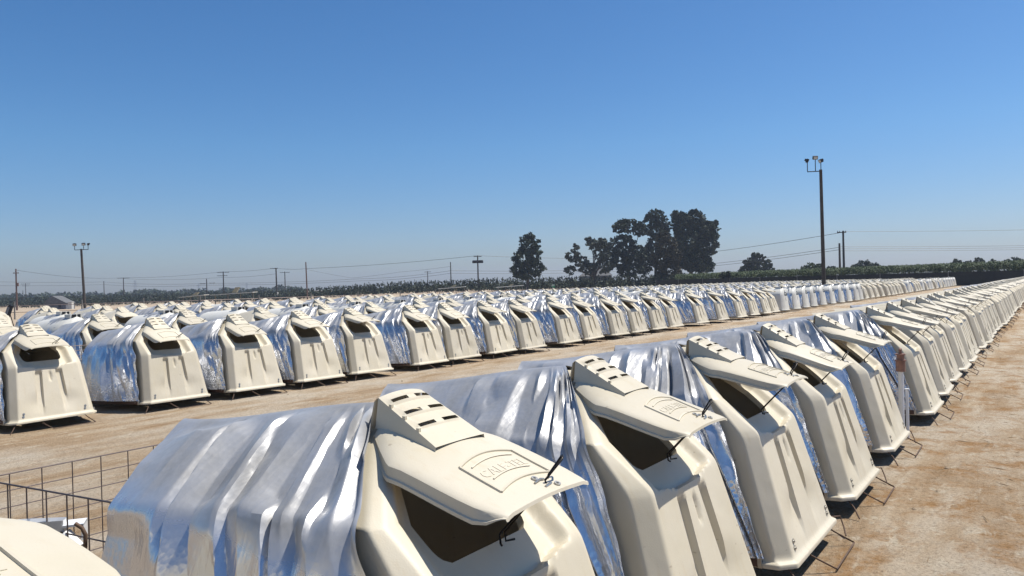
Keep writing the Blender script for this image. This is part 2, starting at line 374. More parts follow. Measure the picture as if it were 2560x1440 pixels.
def shell_mesh(hi, opening=True):
    mb_v = []; rows = []
    flange = [(0.0, 0.030), (0.022, 0.030), (0.030, 0.025), (0.036, 0.006)]
    zs = [0.06]
    n1 = 40 if hi else 9
    zs += [lerp(0.06, 0.77, (i+1)/n1) for i in range(n1)]
    zs += ([0.78, 0.79, 0.80, 0.81, 0.825, 0.84, 0.86, 0.88] if hi else [0.80, 0.83, 0.86])
    n2 = 22 if hi else 7
    hole0, hole1 = 0.895, 1.22
    zs += [lerp(hole0, hole1, i/n2) for i in range(n2+1)]
    zs += [Z_EAVE, 1.25, 1.28, 1.305, 1.322, 1.334, Z_RIDGE]
    zs = sorted(set(round(z, 4) for z in zs))
    rowspec = [(z, off) for z, off in flange]+[(z, 0.0) for z in zs]
    UH = 0.64; GR = 0.455; GW = 0.030
    seg = [6, 1, 5, 1, 8, 4, 6, 1] if hi else [2, 1, 1, 1, 2, 1, 1, 1]
    def columns(zz):
        cw = lerp(0.30, 0.21, min(1, zz/0.75))
        B = [0, cw, cw+GW, GR-GW, GR, UH, 0.82, 0.975, 1.0]; pos = [0.0]; tg = [0]
        for k, n_ in enumerate(seg):
            for i in range(1, n_+1): pos.append(lerp(B[k], B[k+1], i/n_)); tg.append(k if i < n_ else k+0.5)
        return pos, tg
    nH = sum(seg); nC = 2*nH
    ih = nH-sum(seg[:5])
    wall_y = [0.0, 0.25, 0.5, 0.75, 1.0] if not hi else [0, 0.007, 0.06, 0.2, 0.4, 0.6, 0.8, 1.0]
    verts = []; faces = []; hole_faces = []
    def contour(z, off):
        zz = max(z, 0.036); hw = half_w(zz)+off; pw = panel_w(zz)+off*0.9; y0 = rear_y(zz)-off
        ch = lerp(0.095, 0.085, min(1, zz/Z_KNEE)) if zz <= Z_KNEE else lerp(0.085, 0.03, min(1, (zz-Z_KNEE)/(Z_EAVE-Z_KNEE)))
        yc = y0+ch
        pts = []
        e = 0.013
        for t in reversed(wall_y):
            y = lerp(yc+e, front_y(zz)+off, t); pts.append((-hw, y, z))
        dx, dy = hw-pw, ch; L = math.hypot(dx, dy); ux, uy = dx/L, -dy/L
        pts.append((-hw+0.0035*ux+0.001, yc+0.0035*uy+0.001, z))
        pts.append((-hw+e*ux, yc+e*uy, z))
        if hi: pts.append((-hw+(e+.009)*ux, yc+(e+.009)*uy, z)); pts.append((-pw-(e+.009)*ux, y0-(e+.009)*uy, z))
        pts.append((-pw-e*ux, y0-e*uy, z))
        pts.append((-pw-0.0035*ux, y0-0.0035*uy+0.001, z))
        left = list(pts)
        pos, tg = columns(zz)
        for i in range(nC+1):
            j = abs(i-nH); u = math.copysign(pos[j], i-nH); uu = u; tk = tg[j]
            if opening and hole0-0.04 <= z and pos[j] > GR:      # rounded corners of the opening
                r = math.exp(-abs(z-hole0)/0.016)+math.exp(-abs(hole1-z)/0.02); nu = UH-0.11*min(1, r)
                pj = GR+(pos[j]-GR)*(nu-GR)/(UH-GR) if pos[j] <= UH else nu+(pos[j]-UH)*(1-nu)/(1-UH)
                uu = math.copysign(pj, u)
            x = uu*(pw-0.012); y = y0; zc = z
            d = 0.0
            a = abs(uu)
            if z > 0.05 and zz < Z_KNEE+0.02:
                # raised centre panel, a groove on each side with steep walls, outer panels that run out low down
                low = sstep(0.22, 0.44, zz); top = 1-sstep(0.665, 0.735, zz)
                if tk >= 1.5 and tk <= 2.5: dep = 0.75+0.25*low            # groove floor
                elif tk > 2.5: dep = (1-low)*0.75*max(0.0, 1-(a-GR+GW)/(1.0-GR+GW)*1.05)**1.3
                else: dep = 0.0
                if not opening: dep *= 0.9
                d += 0.038*dep*top*sstep(0.03, 0.30, zz)
                # leaf shaped dent in the middle
                q = ((uu*pw-0.012)/0.024)**2+((zz-0.625)/0.085)**2
                if q < 1: d += 0.022*(1-q)**0.7
            hipd = 0.0
            if opening:
                edge = 0.80-0.10*(1-sstep(0.0, 0.9, a))
                start = 0.785-0.030*(1-sstep(0.25, 0.75, a))
                hipd = 0.055*(1-sstep(0.70, 0.90, a))*sstep(start, start+0.03, zz)*(1-sstep(1.24, 1.30, zz))
            nrm = (0, 0.98, -0.2) if zz < Z_KNEE-0.03 else (0, 0.63, -0.77)
            y += d*nrm[1]+hipd*0.63; zc += -hipd*0.77+(d*nrm[2] if zz > 0.1 else 0)
            pts.append((x, y, zc))
        for p in reversed(left): pts.append((-p[0], p[1], p[2]))
        return pts
    nL = len(wall_y)+(6 if hi else 4)
    for z, off in rowspec:
        c = contour(z, off); rows.append(len(c))
        for (x, y, zz) in c: verts.append(tilt(x, y, drop(y, zz)))
    n = rows[0]
    for r in range(len(rowspec)-1):
        z0, z1 = rowspec[r][0], rowspec[r+1][0]
        for i in range(n-1):
            f = (r*n+i, r*n+i+1, (r+1)*n+i+1, (r+1)*n+i)
            col = i-nL
            if opening and z0 >= hole0-1e-4 and z1 <= hole1+1e-4 and ih <= col < nC-ih: continue
            faces.append(f)
    bm = bmesh.new()
    bv = [bm.verts.new(v) for v in verts]
    for f in faces:
        try: bm.faces.new([bv[i] for i in f])
        except ValueError: pass
    # unseen front wall with an arched doorway, added to darken the inside
    arch = []
    for k in range(13):
        a = math.pi*k/12; arch.append((-0.27*math.cos(a), 0.55+0.27*math.sin(a)))
    arch = [(-0.27, 0.02)]+arch+[(0.27, 0.02)]
    outer = []
    for (x, z) in arch:
        zz = min(z*1.45+0.02, Z_RIDGE-0.02) if z > 0.3 else z
        q = Vector((x, z-0.4)).normalized(); rr = 0.2
        for _ in range(80):
            rr += 0.012
            if 0.4+q.y*rr <= 0.02 or abs(q.x*rr) >= half_w(max(0.05, min(Z_RIDGE-1e-3, 0.4+q.y*rr))) or 0.4+q.y*rr >= Z_RIDGE-0.02: break
        outer.append((q.x*rr, max(0.02, 0.4+q.y*rr)))
    fo = [bm.verts.new(tilt(x, front_y(z)-0.004, drop(front_y(z), z))) for x, z in outer]; fi = [bm.verts.new(tilt(x, front_y(z)-0.004, drop(front_y(z), z))) for x, z in arch]
    for i in range(len(arch)-1): bm.faces.new((fo[i], fi[i], fi[i+1], fo[i+1]))
    if opening:                        # turned-in rim round the opening
        be = []
        for e in bm.edges:
            if e.is_boundary:
                m = (e.verts[0].co+e.verts[1].co)/2
                if abs(m.x) < 0.30 and m.y < 0.8 and m.z > 0.85: be.append(e)
        g = bmesh.ops.extrude_edge_only(bm, edges=be)
        nv = [x for x in g['geom'] if isinstance(x, bmesh.types.BMVert)]
        for v in nv: v.co += Vector((-v.co.x*0.03, 0.020, -0.026))
    bmesh.ops.remove_doubles(bm, verts=bm.verts, dist=1e-5)
    bmesh.ops.dissolve_degenerate(bm, edges=bm.edges, dist=1e-5)
    bmesh.ops.recalc_face_normals(bm, faces=bm.faces)
    me = bpy.data.meshes.new('shell'); bm.to_mesh(me); bm.free()
    me.materials.append(M_CREAM)
    me.polygons.foreach_set('use_smooth', [True]*len(me.polygons)); me.set_sharp_from_angle(angle=math.radians(50))
    return me

# lid profile: rows (y, z centre, half width, arch)
LID = [(0.800, 1.360, 0.160, 0.085), (0.78, 1.350, 0.175, 0.085), (0.70, 1.310, 0.228, 0.078), (0.62, 1.272, 0.280, 0.066), (0.592, 1.259, 0.295, 0.060), (0.565, 1.249, 0.298, 0.054), (0.53, 1.236, 0.298, 0.048),
       (0.45, 1.203, 0.297, 0.040), (0.36, 1.166, 0.295, 0.033), (0.28, 1.133, 0.291, 0.027), (0.22, 1.109, 0.286, 0.022), (0.17, 1.089, 0.275, 0.018), (0.14, 1.078, 0.266, 0.015), (0.122, 1.071, 0.258, 0.013), (0.110, 1.066, 0.250, 0.012)]
def lid_row(y):
    ys = [-r[0] for r in LID]
    return [interp(-y, ys, [r[k] for r in LID]) for k in (1, 2, 3)]
def lid_z(x, y):
    zc, hw, ar = lid_row(y); u = min(1, abs(x)/hw)
    return zc-ar*u**1.8
def lid_mesh(hi):
    mb = MB()
    nu = 22 if hi else 8
    us = [lerp(-1, 1, i/nu) for i in range(nu+1)]
    vs = []; fs = []
    rows = LID if hi else [LID[i] for i in (0, 2, 4, 7, 9, 12, 14)]
    for (y, zc, hw, ar) in rows:
        k = sstep(0.10, 0.21, y)
        sk = lerp(0.010, 0.062, k)
        row = []
        for sgn in (-1,):
            row += [(-(hw+0.012), y, zc-ar-sk), (-(hw+0.011), y, zc-ar-sk*0.80), (-(hw+0.004), y, zc-ar-sk*0.74), (-(hw+0.001), y, zc-ar-0.010)]
        for u in us:
            row.append((u*(hw-0.006), y, zc-ar*abs(u)**1.8-(0.004 if abs(u) > 0.985 else 0)))
        row += [((hw+0.001), y, zc-ar-0.010), ((hw+0.004), y, zc-ar-sk*0.74), ((hw+0.011), y, zc-ar-sk*0.80), ((hw+0.012), y, zc-ar-sk)]
        vs += row
    n = nu+9
    # turned-down front edge
    last = vs[-n:]; vs += [(x*0.992, y-0.003, max(min(z-0.012, z), rows[-1][1]-rows[-1][3]-0.020) if abs(x) > rows[-1][2]-0.002 else z-0.012) for x, y, z in last]
    R = len(rows)+1
    for r in range(R-1):
        for i in range(n-1): fs.append((r*n+i, (r+1)*n+i, (r+1)*n+i+1, r*n+i+1))
    mb.add([tilt(*v) for v in vs], fs)
    # vent hump: sloping plate with six slots, flanks down to the lid
    hwp = 0.122
    ya, za = 0.800, 1.402
    yb = 0.505; zb = lid_row(yb)[0]+0.003
    if hi:
        slot_t = [(0.135, 0.190), (0.375, 0.430), (0.615, 0.670)]
        ts = [0.0, 0.05, 0.10]
        for a, b in slot_t: ts += [a, (a+b)/2, b, b+0.012, b+0.02]
        ts += [0.76, 0.82, 0.88, 0.94, 1.0]; ts = sorted(set(ts))
        xs = [-0.122, -0.112, -0.100, -0.093, -0.075, -0.055, -0.035, -0.020, -0.012, 0, 0.012, 0.020, 0.035, 0.055, 0.075, 0.093, 0.100, 0.112, 0.122]
    else:
        slot_t = [(0.135, 0.190), (0.375, 0.430), (0.615, 0.670)]
        ts = sorted([0, 1.0]+[q for s in slot_t for q in s]); xs = [-0.122, -0.10, -0.018, 0.018, 0.10, 0.122]
    vs = []; fs = []
    def hp(x, t):
        y = lerp(ya, yb, t); z = lerp(za, zb, t)
        c = 0.016*(1-(x/hwp)**2)*(1-t*0.6)
        step = 0.0
        if hi:
            for a, b in slot_t:
                step += 0.010*sstep(a-0.05, a, t)*(1-sstep(b, b+0.02, t)) if abs(x) < 0.108 else 0
        bend = 0.035*(x/hwp)**2*(1-t)            # slots curve round the crown
        return (x*lerp(1.0, 1.16, t), y+bend*0.35, z+c*(1-t*0.6)+step*(1-0.4*t))
    for t in ts:
        for x in xs: vs.append(hp(x, t))
    nx = len(xs)
    for r in range(len(ts)-1):
        for i in range(nx-1):
            tm = (ts[r]+ts[r+1])/2; xm = (xs[i]+xs[i+1])/2
            if any(a <= tm <= b for a, b in slot_t) and 0.018 <= abs(xm) <= 0.0999: continue
            fs.append((r*nx+i, (r+1)*nx+i, (r+1)*nx+i+1, r*nx+i+1))
    mb.add([tilt(*v) for v in vs], fs)
    # flanks
    for s in (-1, 1):
        vs = []; fs = []
        for t in ts:
            x, y, z = hp(s*hwp, t); xb = abs(x)*s*1.0+s*lerp(0.020, 0.004, t); ybx = min(y, 0.80)
            vs.append((x, y, z)); vs.append((lerp(x, xb, 0.5), y, lerp(z, lid_z(xb, ybx)-0.004, 0.5))); vs.append((xb, y, lid_z(xb, ybx)-0.006))
        for r in range(len(ts)-1):
            for k in (0, 1): fs.append((r*3+k, r*3+k+1, r*3+k+4, r*3+k+3))
        mb.add([tilt(*v) for v in vs], fs)
    # back of the hump, rounding over onto the ridge
    vs = []; fs = []
    for x in xs:
        a = hp(x, 0)
        vs.append(a); vs.append((x*1.08, a[1]+0.012, a[2]-0.012)); vs.append((x*1.25, a[1]+0.03, min(a[2]-0.03, roof_z(x*1.25)+0.004)))
    for i in range(nx-1):
        for k in (0, 1): fs.append((i*3+k, (i+1)*3+k, (i+1)*3+k+1, i*3+k+1))
    mb.add([tilt(*v) for v in vs], fs)
    if hi:   # small moulded pegs along the flank of the plate
        for a, b in slot_t:
            p = hp(-0.116, (a+b)/2+0.05); mb.box(tilt(p[0], p[1], p[2]+0.004), (0.012, 0.014, 0.014))
    me = mb.mesh('lid', M_CREAM)
    bm = bmesh.new(); bm.from_mesh(me); bmesh.ops.remove_doubles(bm, verts=bm.verts, dist=1e-4)
    bmesh.ops.recalc_face_normals(bm, faces=bm.faces); bm.to_mesh(me); bm.free()
    me.polygons.foreach_set('use_smooth', [True]*len(me.polygons)); me.set_sharp_from_angle(angle=math.radians(38))
    return me
def lid_pt(x, y, h=0.0):
    z = lid_z(x, y); s = 0.42
    return Vector(tilt(x, y-h*0.39, z+h*0.92))
def plate_mesh():
    mb = MB()
    y0, y1, hx, wd, hh = 0.205, 0.385, 0.155, 0.012, 0.006
    def bar(a, b, n=12):
        pts = []
        for i in range(n+1):
            t = i/n; pts.append((lerp(a[0], b[0], t), lerp(a[1], b[1], t)))
        for i in range(n):
            p, q = pts[i], pts[i+1]
            d = Vector((q[0]-p[0], q[1]-p[1])).normalized(); nn = Vector((-d.y, d.x))*wd/2
            vs = []
            for (P, h) in ((p, -0.004), (q, -0.004), (p, hh), (q, hh)):
                for sg in (-1, 1):
                    k = 1.0 if h < 0 else 0.6
                    vs.append(lid_pt(P[0]+nn.x*sg*k, P[1]+nn.y*sg*k, h))
            mb.add(vs, [(0, 2, 6, 4), (1, 5, 7, 3), (4, 6, 7, 5), (0, 4, 5, 1), (2, 3, 7, 6)])
    arch = lambda x, y: y+0.022*(1-(x/hx)**2)
    N_ = 14
    for (yy) in (y0, y1):
        for i in range(N_):
            xa, xb = lerp(-hx, hx, i/N_), lerp(-hx, hx, (i+1)/N_)
            bar((xa, arch(xa, yy)), (xb, arch(xb, yy)), 1)
    bar((-hx, y0), (-hx, y1)); bar((hx, y0), (hx, y1))
    return mb.mesh('logo_plate', M_CREAM)
def letter_mesh():
    mb = MB()
    y0, y1, hx, wd = 0.205, 0.385, 0.155, 0.012
    arch = lambda x, y: y+0.022*(1-(x/hx)**2)
    for yy, hx2 in ((y1-0.035, 0.12), (y0+0.055, 0.11)):
        for i in range(8):
            xa, xb = lerp(-hx2, hx2, i/8), lerp(-hx2, hx2, (i+1)/8)
            w0 = wd; wd_ = 0.005
            a = (xa, arch(xa, yy)); b = (xb, arch(xb, yy))
            vs = [lid_pt(a[0], a[1]-.003, 0.002), lid_pt(b[0], b[1]-.003, 0.002), lid_pt(b[0], b[1]+.003, 0.002), lid_pt(a[0], a[1]+.003, 0.002)]
            vs2 = [v+Vector((0, -0.001, 0.002)) for v in vs]
            mb.add(vs+vs2, [(4, 5, 6, 7), (0, 1, 5, 4), (1, 2, 6, 5), (2, 3, 7, 6), (3, 0, 4, 7)])
    cu = bpy.data.curves.new('lettering', 'FONT'); cu.body = 'CALF-TEL'; cu.size = 0.058; cu.extrude = 0.0012; cu.align_x = 'CENTER'; cu.align_y = 'CENTER'
    cu.resolution_u = 2; cu.space_character = 1.05
    to = bpy.data.objects.new('lettering_tmp', cu); COL.objects.link(to)
    bpy.context.view_layer.update()
    tm = bpy.data.meshes.new_from_object(to.evaluated_get(bpy.context.evaluated_depsgraph_get()))
    vs = [lid_pt(v.co.x*1.0, 0.305+v.co.y*1.0, 0.0005+v.co.z) for v in tm.vertices]
    mb.add(vs, [tuple(p.vertices) for p in tm.polygons])
    bpy.data.objects.remove(to); bpy.data.meshes.remove(tm)
    return mb.mesh('lettering', M_CREAM)
def latch_mesh(hi=True):
    mb = MB(); n = 8 if hi else 5
    b0 = lid_pt(0.055, 0.155, -0.01); b1 = lid_pt(0.085, 0.175, -0.01)
    up = Vector((0.070, -0.020, 0.080)); r = 0.0042
    t0, t1 = b0+up, b1+up
    mid = (t0+t1)/2+up*0.07
    mb.tube([b0-up*0.05, b0, b0+Vector((-.012, 0, .022)), t0*0.98+mid*0.02, mid+(t0-t1)*0.28, mid-(t0-t1)*0.28, t1, b1+Vector((.012, 0, .022)), b1], r, n)
    return mb.mesh('latch_loop', M_ROD, 60)
def catch_mesh():
    mb = MB()
    a = lid_pt(0.02, 0.155, 0.004)
    mb.tube([lid_pt(0.0, 0.175, 0.005), lid_pt(0.045, 0.182, 0.006), lid_pt(0.062, 0.178, 0.004)], 0.004, 6)
    mb.tube([lid_pt(0.02, 0.142, 0.001), lid_pt(0.065, 0.149, 0.003)], 0.005, 6)
    for (x, y) in ((0.03, 0.196), (0.085, 0.135)):
        p = lid_pt(x, y, 0.001); q = lid_pt(x, y, 0.006)
        mb.tube([p, q], 0.013, 10); mb.tube([q, lid_pt(x, y, 0.010)], 0.005, 6)
    return mb.mesh('catch_plate', M_BOLT, 40)
def prop_mesh():
    mb = MB()
    z0 = 0.862
    y0 = rear_y(z0)+0.035
    top = Vector(tilt(0.07, 0.17, 1.075)); bot = Vector(tilt(0.03, y0, z0-0.005))
    for dx in (-0.016, 0.016):
        d = Vector((dx, 0, 0))
        mb.tube([bot+d+Vector((-0.02 if dx < 0 else 0.03, -0.02, 0.002)), bot+d, bot+d+Vector((0.01, 0.01, 0.03)), lerp(bot, top, 0.5)+d*0.6+Vector((0, 0.02, 0)), top+d*0.4], 0.0045, 6)
    return mb.mesh('prop_wire', M_ROD, 60)
def bolt_mesh(x, z):
    mb = MB()
    y = rear_y(z)
    for dz in (-0.019, 0.019):
        c = Vector((x+dz*0.25, rear_y(z+dz), z+dz))
        mb.tube([tilt(c.x, c.y+0.004, c.z), tilt(c.x, c.y-0.005, c.z+0.001)], 0.016, 12)
        mb.tube([tilt(c.x, c.y-0.005, c.z), tilt(c.x, c.y-0.012, c.z+0.001)], 0.007, 8)
    return mb.mesh('bolt', M_BOLT, 40)
def foot_mesh(hi=True):
    mb = MB(); n = 8 if hi else 4; r = 0.0060 if hi else 0.008
    z1 = 0.125
    mb.tube([(-0.20, 0.04, z1), (-0.17, -0.05, 0.075), (-0.10, -0.15, 0.008), (0.48, -0.14, 0.008), (0.43, -0.04, 0.07), (0.40, 0.05, z1)], r, n)
    return mb.mesh('foot_rail', M_RUST, 60)
def corner_leg_mesh(s, hi=True):
    mb = MB(); n = 8 if hi else 4
    if s < 0: pts = [(-0.50, 0.06, 0.125), (-0.56, -0.01, 0.07), (-0.62, -0.06, 0.006)]
    else: pts = [(0.60, 0.06, 0.125), (0.70, 0.00, 0.115), (0.68, -0.03, 0.05), (0.60, -0.06, 0.008)]
    mb.tube(pts, 0.0060 if hi else 0.008, n)
    return mb.mesh('corner_leg', M_RUST, 60)

ME = {}
ME['shell'] = shell_mesh(True); ME['shell_lo'] = shell_mesh(False)
ME['lid'] = lid_mesh(True); ME['lid_lo'] = lid_mesh(False)
ME['plate'] = plate_mesh(); ME['letters'] = letter_mesh(); ME['latch'] = latch_mesh(); ME['latch_lo'] = latch_mesh(False); ME['catch'] = catch_mesh(); ME['prop'] = prop_mesh()
ME['bolt_a'] = bolt_mesh(-0.415, 0.11); ME['bolt_b'] = bolt_mesh(0.415, 0.11)
ME['foot'] = foot_mesh(); ME['foot_lo'] = foot_mesh(False)
ME['leg_a'] = corner_leg_mesh(-1); ME['leg_b'] = corner_leg_mesh(1)
def open_lid(root, ang):
    for ch in root.children:
        if ch.name.startswith('lid'):
            h = Vector(tilt(0, 0.80, 1.35)); R_ = Matrix.Rotation(-ang, 3, 'X')
            ch.rotation_euler = (-ang, 0, 0); ch.location = h - R_ @ h
def hutch_full():
    t = link('calf_hutch', None)
    link('shell', ME['shell'], t)
    ld = link('lid', ME['lid'], t)
    link('logo_plate', ME['plate'], ld); link('lettering', ME['letters'], ld); link('latch_loop', ME['latch'], ld); link('catch_plate', ME['catch'], ld)
    link('prop_wire', ME['prop'], t)
    link('bolt', ME['bolt_a'], t); link('bolt', ME['bolt_b'], t)
    link('foot_rail', ME['foot'], t); link('corner_leg', ME['leg_a'], t); link('corner_leg', ME['leg_b'], t)
    return t
def hutch_mid():
    t = link('calf_hutch', None)
    link('shell', ME['shell'], t); ld = link('lid', ME['lid'], t)
    link('logo_plate', ME['plate'], ld); link('latch_loop', ME['latch_lo'], ld)
    link('bolt', ME['bolt_a'], t); link('bolt', ME['bolt_b'], t)
    link('foot_rail', ME['foot_lo'], t); link('corner_leg', ME['leg_a'], t)
    return t
def hutch_low():
    t = link('calf_hutch', None)
    link('shell', ME['shell_lo'], t); ld = link('lid', ME['lid_lo'], t); link('latch_loop', ME['latch_lo'], ld)
    link('foot_rail', ME['foot_lo'], t)
    return t
def merge_meshes(name, mes, xf=None):
    bm = bmesh.new(); mats = []
    for k, me in enumerate(mes):
        for m in me.materials:
            if m not in mats: mats.append(m)
        n0 = len(bm.faces)
        bm.from_mesh(me)
        bm.faces.ensure_lookup_table()
        for f in bm.faces[n0:]: f.material_index = mats.index(me.materials[f.material_index])
    out = bpy.data.meshes.new(name); bm.to_mesh(out); bm.free()
    for m in mats: out.materials.append(m)
    return out
ME['far'] = merge_meshes('calf_hutch', [ME['shell_lo'], ME['lid_lo']])

# older white hutch with a domed roof, a boxed vent on the ridge and an arched grille
def dome_parts():
    L, H = 2.1, 1.26
    def hw(z):
        if z <= 0.80: return lerp(0.58, 0.50, z/0.80)
        q = (z-0.80)/(H-0.80); return 0.50*(1-q**1.7)**0.62
    def ry(z): return 0.03+0.16*z/H+0.10*max(0, (z-0.8)/(H-0.8))**2.2
    zs = [0.0, 0.03, 0.035]+[lerp(0.06, 0.8, i/5) for i in range(6)]+[lerp(0.86, H, i/9) for i in range(10)]
    mb = MB(); n = None; vs = []
    for k, z in enumerate(zs):
        off = 0.035 if k < 2 else 0.0
        h = hw(z)+off; y0 = ry(z)-off; row = []
        for t in (1, 0.66, 0.33, 0): row.append((-h, lerp(y0+0.14, L, t), z))
        for i in range(9):
            u = lerp(-0.9, 0.9, i/8); row.append((u*h, y0+0.11*max(0, abs(u)-0.45)**2*4, z))
        for t in (0, 0.33, 0.66, 1): row.append((h, lerp(y0+0.14, L, t), z))
        vs += [tilt(*p) for p in row]; n = len(row)
    fs = [(r*n+i, r*n+i+1, (r+1)*n+i+1, (r+1)*n+i) for r in range(len(zs)-1) for i in range(n-1)]
    mb.add(vs, fs)
    shell = mb.mesh('dome_shell', M_WHITE, 35)
    v = MB()          # ridge vent box: frame round a dark square
    y = ry(1.2)+0.08
    v.box(tilt(0, y+0.16, 1.27), (0.30, 0.30, 0.12)); v.box(tilt(0, y-0.005, 1.27), (0.19, 0.05, 0.10), 1)
    v.box(tilt(0, y-0.012, 1.27), (0.022, 0.05, 0.10)); vent = v.mesh('ridge_vent', [M_WHITE, M_DARK])
    g = MB()          # arched grille of four dark panes
    for i in range(4):
        xa, xb = lerp(-0.23, 0.23, i/4)+0.012, lerp(-0.23, 0.23, (i+1)/4)-0.012
        vs = []
        for (x) in (xa, xb):
            zt = 0.80+0.24*math.sqrt(max(0.02, 1-(x/0.26)**2))
            for z in (0.80, zt):
                vs.append(tilt(x, ry(z)-0.006, z))
        g.add(vs, [(0, 2, 3, 1)], 0)
    grille = g.mesh('vent_grille', M_DARK)
    c = MB(); vs = []          # crescent grip below: shade of its hollow painted as a flat dark strip
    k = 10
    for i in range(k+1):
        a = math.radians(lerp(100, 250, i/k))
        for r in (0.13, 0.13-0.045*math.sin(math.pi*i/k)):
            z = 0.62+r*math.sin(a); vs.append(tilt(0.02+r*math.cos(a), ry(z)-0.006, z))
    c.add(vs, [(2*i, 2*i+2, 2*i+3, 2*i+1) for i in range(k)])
    grip = c.mesh('grip_shade', flat('grip_shadow', (0.18, 0.16, 0.13), 0.8))
    h = MB(); z = 1.10
    h.tube([tilt(-0.05, ry(z), z), tilt(-0.05, ry(z)-0.04, z+0.02), tilt(0.05, ry(z)-0.04, z+0.02), tilt(0.05, ry(z), z)], 0.012, 5)
    handle = h.mesh('handle', M_WHITE, 50)
    return shell, vent, grille, grip, handle
DOME = dome_parts()
def dome_low():
    t = link('calf_hutch', None)
    for nm, me in zip(('shell', 'ridge_vent', 'vent_grille', 'grip_shade', 'handle'), DOME): link(nm, me, t)
    return t
ME['dome_far'] = merge_meshes('calf_hutch', list(DOME))

